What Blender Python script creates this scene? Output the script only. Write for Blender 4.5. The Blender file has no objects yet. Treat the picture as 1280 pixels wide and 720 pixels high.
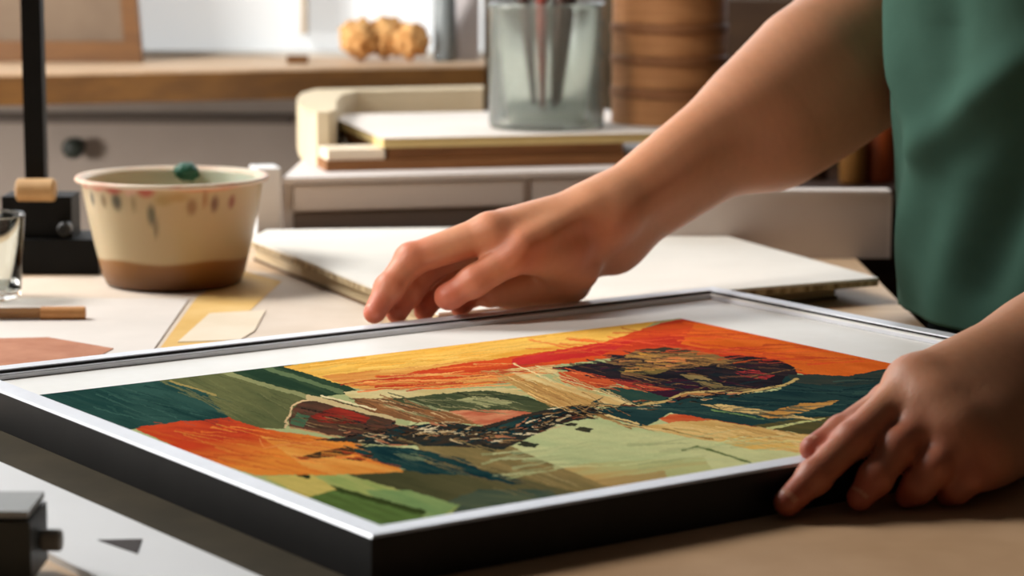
import bpy, bmesh, math, random
import numpy as np
from mathutils import Vector, Matrix

random.seed(7)
rng = np.random.default_rng(7)
SC = bpy.context.scene
COL = SC.collection
T = 0.75                      # height of the table top
PI = math.pi

# ------------------------------------------------------------------ camera
FPX, PITCH, ROLL = 3020.8, 0.1527, 0.0035
CAMZ = T + 0.306
_f = np.array([0, math.cos(PITCH), -math.sin(PITCH)])
_r0 = np.array([1.0, 0, 0]); _u0 = np.cross(_r0, _f)
CR = math.cos(ROLL) * _r0 + math.sin(ROLL) * _u0
CU = -math.sin(ROLL) * _r0 + math.cos(ROLL) * _u0
CO = np.array([0, 0, CAMZ])

def P(px, py, Z):
    """the place seen at a point of the photograph, Z metres into the room"""
    return CO + Z * (_f + CR * (px - 640) / FPX + CU * (360 - py) / FPX)

def on(px, py, z=T):
    """the place on the level plane of height z"""
    d = _f + CR * (px - 640) / FPX + CU * (360 - py) / FPX
    return CO + d * ((z - CO[2]) / d[2])

def V(p): return Vector((float(p[0]), float(p[1]), float(p[2])))

# ------------------------------------------------------------------ materials
def lin(c):
    c = np.asarray(c, float) / 255.0
    return np.where(c <= 0.04045, c / 12.92, ((c + 0.055) / 1.055) ** 2.4)

def rgba(c): return tuple(float(x) for x in lin(c)) + (1.0,)

class Mat:
    def __init__(self, name):
        self.m = bpy.data.materials.new(name); self.m.use_nodes = True
        self.nt = self.m.node_tree; self.b = self.nt.nodes['Principled BSDF']
    def n(self, t, **kw):
        n = self.nt.nodes.new(t)
        for k, v in kw.items():
            if k in n.inputs: n.inputs[k].default_value = v
            else: setattr(n, k, v)
        return n
    def l(self, a, b): self.nt.links.new(a, b)

def mat(name, col, rough=0.6, metal=0.0, col2=None, scale=20, stretch=(1, 1, 1), bump=0.0, bscale=None,
        spec=0.5, coat=0.0, trans=0.0, sss=0.0, emit=0.0, detail=4, coords='Object', ior=1.45, lo=.35, hi=.65):
    M = Mat(name); b = M.b
    b.inputs['Roughness'].default_value = rough
    b.inputs['Metallic'].default_value = metal
    b.inputs['Specular IOR Level'].default_value = spec
    b.inputs['Coat Weight'].default_value = coat
    b.inputs['Transmission Weight'].default_value = trans
    b.inputs['IOR'].default_value = ior
    b.inputs['Subsurface Weight'].default_value = sss
    if sss: b.inputs['Subsurface Radius'].default_value = (0.02, 0.007, 0.004); b.inputs['Subsurface Scale'].default_value = 0.35
    b.inputs['Base Color'].default_value = rgba(col)
    tc = M.n('ShaderNodeTexCoord'); mp = M.n('ShaderNodeMapping'); mp.inputs['Scale'].default_value = stretch
    M.l(tc.outputs[coords], mp.inputs['Vector'])
    if col2 is not None:
        nz = M.n('ShaderNodeTexNoise', Scale=scale, Detail=detail, Roughness=0.6)
        M.l(mp.outputs[0], nz.inputs['Vector'])
        cr = M.n('ShaderNodeValToRGB')
        cr.color_ramp.elements[0].position = lo; cr.color_ramp.elements[1].position = hi
        cr.color_ramp.elements[0].color = rgba(col); cr.color_ramp.elements[1].color = rgba(col2)
        M.l(nz.outputs['Fac'], cr.inputs[0]); M.l(cr.outputs[0], b.inputs['Base Color'])
    if bump:
        nb = M.n('ShaderNodeTexNoise', Scale=bscale or scale, Detail=5)
        M.l(mp.outputs[0], nb.inputs['Vector'])
        bp = M.n('ShaderNodeBump', Strength=bump, Distance=0.002)
        M.l(nb.outputs['Fac'], bp.inputs['Height']); M.l(bp.outputs[0], b.inputs['Normal'])
    if emit:
        b.inputs['Emission Color'].default_value = rgba(col); b.inputs['Emission Strength'].default_value = emit
    return M.m

def vcol_mat(name, rough=0.5, spec=0.5, sss=0.0, bump=0.0, bscale=300, coat=0.0, gain=1.0, bdist=0.0006):
    M = Mat(name); b = M.b
    at = M.n('ShaderNodeVertexColor'); at.layer_name = 'Col'
    M.l(at.outputs['Color'], b.inputs['Base Color'])
    b.inputs['Roughness'].default_value = rough; b.inputs['Specular IOR Level'].default_value = spec
    b.inputs['Coat Weight'].default_value = coat
    if sss:
        b.inputs['Subsurface Weight'].default_value = sss
        b.inputs['Subsurface Radius'].default_value = (0.012, 0.004, 0.002); b.inputs['Subsurface Scale'].default_value = 0.4
    if bump:
        tc = M.n('ShaderNodeTexCoord'); nb = M.n('ShaderNodeTexNoise', Scale=bscale, Detail=6)
        M.l(tc.outputs['Object'], nb.inputs['Vector'])
        bp = M.n('ShaderNodeBump', Strength=bump, Distance=bdist)
        M.l(nb.outputs['Fac'], bp.inputs['Height']); M.l(bp.outputs[0], b.inputs['Normal'])
    return M.m

# ------------------------------------------------------------------ object helpers
def tag(o, label=None, cat=None, group=None, kind=None):
    if label: o['label'] = label
    if cat: o['category'] = cat
    if group: o['group'] = group
    if kind: o['kind'] = kind
    return o

def empty(name, loc, rz=0.0):
    o = bpy.data.objects.new(name, None); COL.objects.link(o)
    o.empty_display_size = 0.02
    o.location = V(loc); o.rotation_euler = (0, 0, rz)
    return o

def link(name, me, m, parent=None, world=True):
    o = bpy.data.objects.new(name, me); COL.objects.link(o)
    if m is not None: me.materials.append(m)
    if parent is not None:
        o.parent = parent
        if world:     # mesh was written in world coordinates
            mw = Matrix.Translation(parent.location) @ parent.rotation_euler.to_matrix().to_4x4()
            if parent.parent is not None:
                pp = parent.parent
                mw = (Matrix.Translation(pp.location) @ pp.rotation_euler.to_matrix().to_4x4()) @ mw
            me.transform(mw.inverted())
    return o

def obj(name, bm, m, parent=None, world=True, smooth=False, bevel=0.0, seg=2):
    if bevel:
        es = [e for e in bm.edges if len(e.link_faces) == 2 and e.calc_face_angle(0) > 0.6]
        bmesh.ops.bevel(bm, geom=es, offset=bevel, segments=seg, profile=0.5, affect='EDGES')
    bmesh.ops.recalc_face_normals(bm, faces=bm.faces[:])
    me = bpy.data.meshes.new(name); bm.to_mesh(me); bm.free()
    for p in me.polygons: p.use_smooth = smooth
    return link(name, me, m, parent, world)

def center(o):
    """put a top-level mesh's origin at its base"""
    me = o.data
    co = np.empty(len(me.vertices) * 3); me.vertices.foreach_get('co', co); co = co.reshape(-1, 3)
    c = Vector(((co[:, 0].min() + co[:, 0].max()) / 2, (co[:, 1].min() + co[:, 1].max()) / 2, co[:, 2].min()))
    me.transform(Matrix.Translation(-c)); o.location = c
    return o

def prism(bm, pts, z0, z1):
    """a flat outline (x,y points) raised from z0 to z1"""
    lo = [bm.verts.new((p[0], p[1], z0)) for p in pts]
    hi = [bm.verts.new((p[0], p[1], z1)) for p in pts]
    n = len(pts)
    bm.faces.new(hi); bm.faces.new(lo[::-1])
    for i in range(n): bm.faces.new((lo[i], lo[(i + 1) % n], hi[(i + 1) % n], hi[i]))

def box(bm, x0, x1, y0, y1, z0, z1):
    prism(bm, [(x0, y0), (x1, y0), (x1, y1), (x0, y1)], z0, z1)

def obox(bm, o, u, v, w):
    """box from a corner and three edge vectors"""
    o, u, v, w = map(lambda a: np.array(a, float), (o, u, v, w))
    c = [o, o + u, o + u + v, o + v]
    lo = [bm.verts.new(V(p)) for p in c]; hi = [bm.verts.new(V(p + w)) for p in c]
    bm.faces.new(hi); bm.faces.new(lo[::-1])
    for i in range(4): bm.faces.new((lo[i], lo[(i + 1) % 4], hi[(i + 1) % 4], hi[i]))

def lathe(bm, c, prof, n=48, ax=(0, 0, 1), sx=1.0, sy=1.0, caps=True):
    """turn a profile of (radius, height) about an axis through c"""
    ax = Vector(ax).normalized(); e1 = ax.orthogonal().normalized()
    if abs(ax.z) > .99: e1 = Vector((1, 0, 0))
    e2 = ax.cross(e1)
    rings = []
    for r, h in prof:
        rings.append([bm.verts.new(V(c) + ax * h + e1 * (r * sx * math.cos(2 * PI * k / n)) + e2 * (r * sy * math.sin(2 * PI * k / n))) for k in range(n)])
    for a, b in zip(rings, rings[1:]):
        for k in range(n): bm.faces.new((a[k], a[(k + 1) % n], b[(k + 1) % n], b[k]))
    if caps:
        bm.faces.new(rings[0][::-1]); bm.faces.new(rings[-1])
    return rings

def tube(bm, pts, rad, n=16):
    pts = [V(p) for p in pts]
    if not hasattr(rad, '__len__'): rad = [rad] * len(pts)
    rings = []
    for i, p in enumerate(pts):
        d = (pts[min(i + 1, len(pts) - 1)] - pts[max(i - 1, 0)]).normalized()
        e1 = d.cross(Vector((0.13, 0.21, 0.97))).normalized(); e2 = d.cross(e1)
        rings.append([bm.verts.new(p + e1 * rad[i] * math.cos(2 * PI * k / n) + e2 * rad[i] * math.sin(2 * PI * k / n)) for k in range(n)])
    for a, b in zip(rings, rings[1:]):
        for k in range(n): bm.faces.new((a[k], a[(k + 1) % n], b[(k + 1) % n], b[k]))
    bm.faces.new(rings[0][::-1]); bm.faces.new(rings[-1])

def lump(bm, c, r, seed=0, amp=0.15, sub=3, squash=1.0, freq=3.0):
    from mathutils import noise
    g = bmesh.ops.create_icosphere(bm, subdivisions=sub, radius=1.0)
    for v in g['verts']:
        d = v.co.normalized()
        k = 1 + amp * noise.noise(d * freq + Vector((seed * 7.1, seed * 3.3, 0))) * 2
        v.co = V(c) + Vector((d.x * r * k, d.y * r * k, d.z * r * k * squash))

# ------------------------------------------------------------------ procedural noise for painting (numpy)
def hash2(ix, iy, s):
    h = (ix.astype(np.int64) * 374761393 + iy.astype(np.int64) * 668265263 + s * 974711) & 0x7fffffff
    h = ((h ^ (h >> 13)) * 1274126177) & 0x7fffffff
    return ((h ^ (h >> 16)) & 0xffff) / 65535.0

def vnoise(x, y, s=0):
    ix = np.floor(x); iy = np.floor(y); fx = x - ix; fy = y - iy
    fx = fx * fx * (3 - 2 * fx); fy = fy * fy * (3 - 2 * fy)
    a = hash2(ix, iy, s); b = hash2(ix + 1, iy, s); c = hash2(ix, iy + 1, s); d = hash2(ix + 1, iy + 1, s)
    return (a * (1 - fx) + b * fx) * (1 - fy) + (c * (1 - fx) + d * fx) * fy

def fbm(x, y, s=0, o=4):
    t = np.zeros_like(x); a = .5
    for i in range(o):
        t += a * vnoise(x, y, s + i * 17); x = x * 2.03; y = y * 2.03; a *= .5
    return t / (1 - .5 ** o)

def set_vcol(me, cols):
    at = me.color_attributes.new('Col', 'FLOAT_COLOR', 'POINT')
    c = np.ones((len(cols), 4), np.float32); c[:, :3] = cols
    at.data.foreach_set('color', c.ravel())

def grid_mesh(name, co, nu, nv, wrap=False):
    """co: (nv, nu, 3)"""
    me = bpy.data.meshes.new(name)
    idx = np.arange(nu * nv).reshape(nv, nu)
    if wrap: idx = np.concatenate([idx, idx[:, :1]], 1)
    f = np.stack([idx[:-1, :-1], idx[:-1, 1:], idx[1:, 1:], idx[1:, :-1]], -1).reshape(-1, 4)
    fast_mesh(me, co.reshape(-1, 3), f)
    return me

def fast_mesh(me, v, f):
    me.vertices.add(len(v)); me.vertices.foreach_set('co', np.asarray(v, np.float32).ravel())
    me.loops.add(f.size); me.loops.foreach_set('vertex_index', f.astype(np.int32).ravel())
    me.polygons.add(len(f))
    me.polygons.foreach_set('loop_start', np.arange(0, f.size, f.shape[1], dtype=np.int32))
    me.update(calc_edges=True); me.validate()
    me.polygons.foreach_set('use_smooth', np.ones(len(me.polygons), bool))

# ------------------------------------------------------------------ settings
ARM_RES = .0015
ART_GAIN = 1.0
PANE_LOW, PANE_HIGH, WORLD = .54, 1.5, .03
FOCUS, FSTOP, EXPO = 1.48, 8.5, 0.0
LIGHTS = [
    ('window light', (-1.3, 2.15, T + 1.35), (.15, 1.65, T + .1), .7, .6, 40, (1.0, .98, .95)),
    ('side fill', (-1.75, 2.05, T + .50), (.15, 1.72, T + .08), .6, .6, 8, (1.0, .96, .91)),  # added fill from the left for the hands and arm
    ('background fill', (-.17, 2.16, T + .60), (.15, 2.9, T), .10, .10, 1.6, (1.0, .92, .84)),  # added fill, lifts the background behind the table
    ('wall fill', (-1.25, 2.45, T + .12), (-.35, 3.2, T + .02), .2, .2, 17, (1.0, .95, .90)),  # added fill, out of view, brightens the wall under the sill
]
SPOTS = [('hand fill', (-1.0, 1.0, T + .95), (.00, 1.72, T + .07), 17, 62, (1.0, .93, .86), .08)]  # added spot, out of view, brightens the far hand
FTH = .0258
SHIRT_FOLDS = [   # angle, height, angle, height, width, swell
    (2.40, .240, 2.80, .145, .11, .011), (3.34, .215, 2.80, .140, .10, .014), (2.80, .145, 2.50, .035, .13, .010),
    (2.90, .26, 2.92, .20, .12, -.010), (3.36, .165, 3.08, .045, .12, -.012), (3.02, .12, 2.85, .02, .10, .006),
    (3.9, .25, 3.7, .08, .2, .012), (4.3, .2, 4.5, .05, .2, .012), (5.2, .25, 5.0, .06, .25, .012), (1.2, .22, 1.0, .05, .25, .012),
]
# ================================================================== picture frame
N0 = on(464, 670, T + FTH); TH = 0.6188
FU = np.array([math.cos(TH), math.sin(TH), 0]); FV = np.array([-math.sin(TH), math.cos(TH), 0])
FA, FB = 0.6612 * (.306 - FTH) / 0.30, 0.5259 * (.306 - FTH) / 0.30
ZT = T + FTH
def fr(u, v, z): return np.array([N0[0], N0[1], 0]) + FU * u + FV * v + np.array([0, 0, z])

m_silver = mat('brushed silver', (226, 228, 234), rough=0.38, metal=0.2, col2=(220, 222, 228), scale=60, stretch=(1, 1, 1))
m_black = mat('satin black frame side', (22, 22, 23), rough=0.5, col2=(30, 30, 30), scale=30, spec=0.3)
m_mat = mat('white mat board', (236, 234, 228), rough=0.45, col2=(240, 238, 233), scale=40, spec=0.4)

picture = empty('framed_picture', fr(FA / 2, FB / 2, T), TH)
tag(picture, 'silver framed abstract landscape print held flat on the table by two hands', 'picture frame')

prof = [(0.0010, T + 0.0005), (0.0, T + 0.0015), (0.0, ZT - 0.0012), (0.0012, ZT), (0.0138, ZT), (0.0144, ZT - 0.0006), (0.0144, ZT - 0.0022),
        (0.0176, ZT - 0.0025), (0.0180, ZT - 0.0030), (0.0180, ZT - 0.0058), (0.0180, T + 0.004), (0.014, T + 0.0005)]
pc = [(0, 0, 1, 1), (FA, 0, -1, 1), (FA, FB, -1, -1), (0, FB, 1, -1)]
for i in range(4):
    bm = bmesh.new(); a, b = pc[i], pc[(i + 1) % 4]
    ra = [bm.verts.new(V(fr(a[0] + a[2] * d, a[1] + a[3] * d, z))) for d, z in prof]
    rb = [bm.verts.new(V(fr(b[0] + b[2] * d, b[1] + b[3] * d, z))) for d, z in prof]
    n = len(prof)
    for k in range(n):
        f = bm.faces.new((ra[k], ra[(k + 1) % n], rb[(k + 1) % n], rb[k]))
        f.material_index = 0 if 2 <= k <= 8 and k != 5 else 1
        if i == 1 and k in (6, 7): f.material_index = 2
    bm.faces.new(ra[::-1]); bm.faces.new(rb)
    o = obj('rail', bm, m_silver, picture); o.data.materials.append(m_black); o.data.materials.append(m_mat)

bm = bmesh.new(); c4 = [fr(x, y, 0) for x, y in ((.0175, .0175), (FA - .0175, .0175), (FA - .0175, FB - .0175), (.0175, FB - .0175))]
prism(bm, c4, T + 0.003, ZT - 0.0060)
obj('mat_board', bm, m_mat, picture)

# ---- the print: a flat sheet whose colours are painted patch by patch
ZP = ZT - 0.0056
def uv_of(p):
    d = np.array([p[0] - N0[0], p[1] - N0[1], 0]); return d @ FU, d @ FV
pl = uv_of(on(45, 492, ZP)); pr = uv_of(on(855, 399, ZP))
PU0, PU1, PV0, PV1 = 0.0185, pr[0], 0.0185, (pl[1] + pr[1]) / 2
NU, NV = 1000, 420
uu, vv = np.meshgrid(np.linspace(PU0, PU1, NU), np.linspace(PV0, PV1, NV))
pw = np.array([N0[0], N0[1], ZP]) + uu[..., None] * FU + vv[..., None] * FV
q = pw - CO; qz = q @ _f
GX = 640 + FPX * (q @ CR) / qz; GY = 360 - FPX * (q @ CU) / qz     # layout co-ordinates of the artwork
# the painting has slightly ragged, brushed edges
WX = GX + 5 * (fbm(GX / 13, GY / 5, 3) - .5) + 2.0 * (vnoise(GX / 2.3, GY / 1.4, 5) - .5)
WY = GY + 2.6 * (fbm(GX / 16, GY / 6, 9) - .5) + 0.8 * (vnoise(GX / 2.6, GY / 1.4, 8) - .5)
ART = np.zeros(GX.shape + (3,)); ART[:] = lin((172, 178, 124))

def inpoly(pts, X, Y):
    r = np.zeros(X.shape, bool); n = len(pts)
    for i in range(n):
        x1, y1 = pts[i]; x2, y2 = pts[(i + 1) % n]
        if y1 == y2: continue
        r ^= ((y1 > Y) != (y2 > Y)) & (X < (x2 - x1) * (Y - y1) / (y2 - y1) + x1)
    return r

def streak(ang, L, S, seed):
    c, s = math.cos(ang), math.sin(ang)
    return np.clip((fbm((GX * c + GY * s) / L, (-GX * s + GY * c) / S, seed, 3) - .5) * 2.4 + .5, 0, 1)

_seed = [40]
def paint(pts, c1, c2=None, ang=0.15, L=60, S=5, grad=None, sharp=False, alpha=1.0):
    """one patch of the painting: an outline, two pigments, and the direction of the brush"""
    _seed[0] += 3
    m = inpoly(pts, GX if sharp else WX, GY if sharp else WY)
    if not m.any(): return
    if c2 is None: c2 = tuple(min(255, k * 1.13) for k in c1)
    if grad is not None:
        (x0, y0), (x1, y1) = grad; dx, dy = x1 - x0, y1 - y0
        t = np.clip(((GX - x0) * dx + (GY - y0) * dy) / (dx * dx + dy * dy), 0, 1)
        t = np.clip(t + (streak(ang, L, S, _seed[0]) - .5) * .35, 0, 1)
    else: t = streak(ang, L, S, _seed[0])
    c = lin(c1) * (1 - t[..., None]) + lin(c2) * t[..., None]
    ART[m] = ART[m] * (1 - alpha) + c[m] * alpha

def stroke(x0, y0, x1, y1, w, col, w1=None, alpha=1.0):
    """one brush line"""
    w1 = w if w1 is None else w1
    dx, dy = x1 - x0, y1 - y0; L = math.hypot(dx, dy); nx, ny = -dy / L, dx / L
    pad = max(w, w1) + 4
    rows = np.where((GY.max(1) > min(y0, y1) - pad) & (GY.min(1) < max(y0, y1) + pad))[0]
    if not len(rows): return
    s = slice(rows[0], rows[-1] + 1)
    X, Y = WX[s], WY[s]
    t = np.clip(((X - x0) * dx + (Y - y0) * dy) / (L * L), 0, 1)
    d = np.hypot(X - (x0 + t * dx), Y - (y0 + t * dy))
    m = d < (w + (w1 - w) * t) / 2
    A = ART[s]; A[m] = A[m] * (1 - alpha) + lin(col) * alpha

def line(pts, w, col):
    for a, b in zip(pts, pts[1:]): stroke(a[0], a[1], b[0], b[1], w, col)

# ground tones: pale green field, going tan and grey-olive towards the near edge
paint([(520, 500), (1200, 480), (1200, 640), (470, 680)], (184, 193, 138), (204, 204, 146), ang=.2, L=140, S=14)
paint([(590, 605), (660, 592), (740, 578), (880, 572), (900, 600), (720, 640), (560, 650)], (186, 186, 126), (200, 142, 76), grad=((745, 570), (730, 618)), ang=-.12, L=120)
paint([(470, 690), (540, 615), (700, 606), (830, 588), (840, 610)], (98, 98, 66), (178, 142, 88), grad=((600, 618), (740, 600)), ang=-.15, alpha=.8)
# tan-olive slope under the tangle
paint([(520, 556), (600, 556), (640, 558), (690, 580), (770, 612), (640, 640), (560, 600)], (146, 124, 78), (128, 112, 70), ang=.35)
# dark olive wedge
paint([(416, 592), (500, 588), (560, 578), (610, 588), (690, 607), (740, 620), (560, 660), (545, 632)], (72, 72, 46), (98, 92, 60), grad=((500, 592), (640, 625)), ang=.3)
paint([(545, 632), (600, 612), (690, 612), (700, 626), (560, 650)], (66, 80, 66), (88, 96, 72), ang=.1)
# pale and mid greens at the near corner
paint([(320, 590), (420, 590), (575, 632), (545, 660), (380, 625)], (176, 176, 104), (148, 164, 92), ang=.35)
paint([(455, 612), (510, 612), (575, 632), (540, 650), (470, 622)], (122, 150, 92), (138, 160, 98), ang=.35)
paint([(370, 618), (425, 612), (520, 640), (540, 655), (472, 680), (400, 650)], (96, 122, 62), (84, 104, 52), ang=.35)
stroke(409, 608, 528, 641, 5, (58, 70, 34), 7)
paint([(330, 596), (392, 594), (420, 612), (384, 622)], (186, 168, 86), (204, 182, 100), ang=.3)
stroke(373, 593, 386, 597, 5, (50, 54, 34))
# dark teal patch at the left corner
paint([(30, 492), (205, 470), (235, 478), (262, 492), (290, 524), (230, 528), (175, 535), (140, 540)], (32, 62, 58), (50, 82, 74), ang=.3, L=70, S=8)
# olive sweep
paint([(200, 476), (282, 464), (345, 456), (430, 492), (392, 498), (366, 518), (356, 536), (310, 534), (285, 522), (258, 492), (232, 480)], (88, 94, 60), (104, 106, 68), ang=.5, L=60, S=9)
paint([(287, 466), (360, 454), (454, 490), (395, 496)], (40, 62, 46), (56, 76, 54), ang=.35)
stroke(278, 465, 386, 497, 5, (142, 144, 98)); stroke(329, 459, 428, 490, 5, (98, 116, 80)); stroke(213, 476, 269, 494, 2.5, (158, 140, 84))
# gold sky
paint([(355, 458), (560, 430), (735, 408), (830, 398), (790, 418), (757, 427), (640, 446), (560, 458), (480, 468), (442, 485)], (226, 162, 62), (240, 190, 92), ang=-.13, L=120, S=6)
paint([(442, 485), (400, 470), (480, 462), (640, 446), (620, 480), (520, 490)], (230, 168, 84), (214, 132, 66), ang=-.1, L=90, S=3)
# red and orange sky
paint([(470, 474), (560, 457), (640, 446), (757, 427), (806, 410), (860, 396), (1140, 452), (1140, 462), (1060, 470), (1005, 468), (900, 446), (820, 440), (745, 450), (692, 457), (605, 463), (560, 480)], (192, 56, 40), (216, 84, 40), ang=-.1, L=110, S=7)
paint([(870, 404), (905, 405), (1140, 452), (1130, 462), (1060, 471), (1010, 468), (940, 446), (850, 430)], (214, 96, 36), (226, 110, 44), ang=.2, L=90, S=7)
paint([(640, 448), (757, 428), (800, 424), (750, 444), (640, 458)], (206, 60, 56), (196, 48, 44), ang=-.15)
for y0, c, w in ((468, (222, 110, 52), 4), (474, (236, 150, 84), 3), (480, (196, 72, 42), 3), (485, (232, 176, 110), 4), (490, (236, 204, 144), 4)):
    stroke(470, y0 + 3, 655, y0 - 4 + rng.uniform(-1, 2), w, c, 1.5)
# red and orange ground at the left
paint([(170, 535), (230, 526), (285, 524), (330, 536), (440, 552), (485, 570), (505, 590), (416, 594), (322, 594), (240, 570)], (196, 66, 36), (226, 136, 54), grad=((300, 540), (312, 582)), ang=.2, L=70, S=5)
paint([(172, 533), (285, 522), (322, 535), (300, 548), (240, 552)], (180, 58, 38), (202, 74, 40), ang=.1)
paint([(325, 545), (400, 556), (450, 572), (505, 590), (416, 594), (380, 582)], (218, 134, 56), (232, 160, 76), ang=.2)
line([(325, 548), (330, 560), (352, 556), (400, 552)], 1.6, (226, 140, 72))
# cream bank and brown ground behind the tangle
paint([(430, 490), (470, 485), (560, 487), (630, 484), (668, 493), (540, 502), (480, 499), (440, 498)], (222, 204, 148), (206, 184, 124), ang=0)
paint([(440, 498), (520, 498), (560, 512), (600, 530), (520, 528), (450, 512)], (150, 100, 62), (120, 84, 56), ang=.3, L=30, S=3)
paint([(478, 500), (560, 491), (615, 488), (660, 496), (705, 512), (672, 520), (600, 518), (530, 512)], (66, 76, 52), (88, 92, 62), ang=.25)
paint([(570, 500), (595, 495), (622, 497), (640, 504), (610, 509)], (176, 172, 120), (150, 150, 104), ang=.1)
stroke(505, 500, 560, 514, 3, (142, 146, 104)); stroke(480, 506, 540, 524, 3, (130, 128, 88))
paint([(562, 514), (600, 512), (640, 513), (674, 517), (640, 528), (612, 534), (588, 527)], (196, 104, 74), (224, 150, 108), ang=-.1, L=25, S=3)
# leaf with a pale outline at the left of the tangle
paint([(360, 532), (366, 512), (376, 502), (402, 497), (440, 506), (492, 524), (505, 540), (450, 549), (410, 543)], (74, 56, 44), (100, 64, 50), ang=.2, L=30, S=4)
paint([(388, 520), (420, 508), (462, 522), (455, 530), (400, 528)], (160, 52, 40), (120, 44, 36), ang=.15, L=20, S=2.5)
paint([(362, 530), (372, 516), (388, 520), (380, 534)], (74, 102, 74), (56, 80, 62), ang=.4)
line([(356, 534), (362, 519), (366, 507), (378, 501), (402, 498)], 2.5, (220, 186, 138)); line([(362, 534), (400, 541), (440, 552)], 1.8, (190, 140, 96))
stroke(384, 496, 494, 524, 6, (206, 182, 132), 4); stroke(402, 495, 470, 512, 2, (236, 216, 168))
# tan and pale slanting bands
paint([(600, 463), (636, 461), (720, 500), (735, 508), (686, 508), (650, 486)], (206, 164, 98), (188, 140, 80), ang=.45, L=60, S=4)
paint([(630, 462), (655, 459), (694, 456), (696, 466), (668, 470), (700, 480), (742, 492), (802, 503), (770, 509), (720, 506), (670, 480)], (230, 202, 140), (212, 172, 108), ang=.35, L=70, S=4)
paint([(662, 474), (690, 484), (770, 508), (722, 509)], (190, 146, 82), (206, 164, 98), ang=.4)
# dark cloud at the upper right
paint([(696, 460), (740, 455), (830, 458), (880, 453), (912, 444), (955, 446), (994, 458), (1000, 476), (960, 488), (900, 494), (840, 492), (786, 482), (735, 472)], (34, 32, 38), (54, 44, 46), ang=.1, L=60, S=4)
paint([(790, 484), (840, 476), (900, 476), (960, 486), (900, 496), (845, 500)], (62, 30, 46), (34, 40, 46), ang=.1, L=40, S=4)
paint([(762, 450), (798, 438), (850, 434), (905, 446), (920, 453), (868, 459), (820, 462), (782, 463)], (166, 122, 72), (134, 100, 62), ang=.05, L=26, S=3)
paint([(786, 446), (800, 441), (822, 444), (812, 451)], (226, 164, 70), (206, 140, 60)); paint([(826, 448), (850, 446), (862, 451), (838, 454)], (202, 116, 66))
paint([(792, 438), (830, 434), (868, 438), (850, 442), (806, 442)], (64, 56, 46), (84, 70, 52)); paint([(766, 462), (800, 457), (836, 462), (820, 468), (780, 467)], (134, 112, 62), (104, 90, 56))
paint([(697, 465), (722, 463), (756, 470), (772, 480), (736, 488), (704, 478)], (206, 92, 52), (190, 66, 44), ang=.2)
paint([(762, 473), (800, 477), (846, 487), (812, 489), (776, 482)], (182, 74, 54), (150, 50, 46), ang=.2, L=30, S=3)
paint([(916, 465), (940, 462), (968, 469), (958, 474), (928, 471)], (186, 64, 62), (150, 50, 50))
paint([(850, 468), (876, 469), (906, 483), (950, 486), (940, 490), (890, 488)], (156, 132, 84), (112, 98, 66), ang=.25)
# teal bands
paint([(742, 486), (790, 484), (846, 500), (830, 505), (790, 505)], (40, 68, 62), (56, 80, 66), ang=.25)
paint([(982, 470), (1008, 468), (1060, 470), (1140, 455), (1140, 540), (1040, 545), (950, 535), (884, 524), (838, 516), (806, 534), (772, 526), (742, 514), (798, 504), (834, 500), (905, 494), (975, 488)], (28, 52, 54), (42, 68, 66), ang=.05, L=90, S=7)
paint([(985, 468), (1060, 470), (1120, 462), (1130, 472), (1060, 484), (990, 478)], (62, 66, 58), (46, 60, 56), ang=.05)
paint([(940, 532), (1010, 522), (1130, 518), (1130, 548), (1040, 550)], (92, 84, 50), (74, 74, 48), ang=.1)
paint([(874, 505), (900, 505), (960, 513), (1016, 523), (1030, 526), (960, 521), (905, 513)], (232, 200, 130), (206, 172, 110), ang=.2)
paint([(948, 518), (1000, 505), (1048, 500), (1040, 506), (985, 520), (960, 524)], (208, 156, 84), (190, 136, 70), ang=-.2)
stroke(960, 536, 1030, 523, 3.5, (196, 196, 130), 1.5); stroke(890, 512, 955, 524, 2, (120, 150, 90))
line([(792, 506), (830, 502), (852, 491), (900, 489), (926, 492), (985, 480), (996, 474)], 3, (202, 172, 108)); line([(852, 494), (905, 491)], 3, (176, 120, 72))
paint([(824, 523), (842, 517), (866, 520), (886, 524), (862, 530), (836, 528)], (204, 84, 48), (220, 120, 72), ang=.05)
stroke(884, 524, 985, 541, 2.2, (190, 104, 60), 1.2)
# beige hill running into the pale field
paint([(796, 534), (846, 527), (891, 525), (985, 541), (1045, 546), (1060, 560), (1005, 566), (940, 560), (870, 548)], (230, 194, 124), (208, 166, 96), ang=.2, L=80, S=5)
paint([(895, 552), (925, 544), (985, 551), (1000, 560), (940, 562)], (220, 176, 92), (230, 190, 108), ang=.2)
stroke(829, 536, 890, 549, 2, (152, 116, 62)); stroke(890, 556, 935, 545, 2, (224, 214, 150))
line([(853, 563), (872, 558), (892, 563), (938, 578)], 2.6, (98, 114, 66))
stroke(735, 512, 800, 531, 4, (226, 196, 130), 2); stroke(742, 516, 790, 536, 4, (150, 112, 64), 2)
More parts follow.
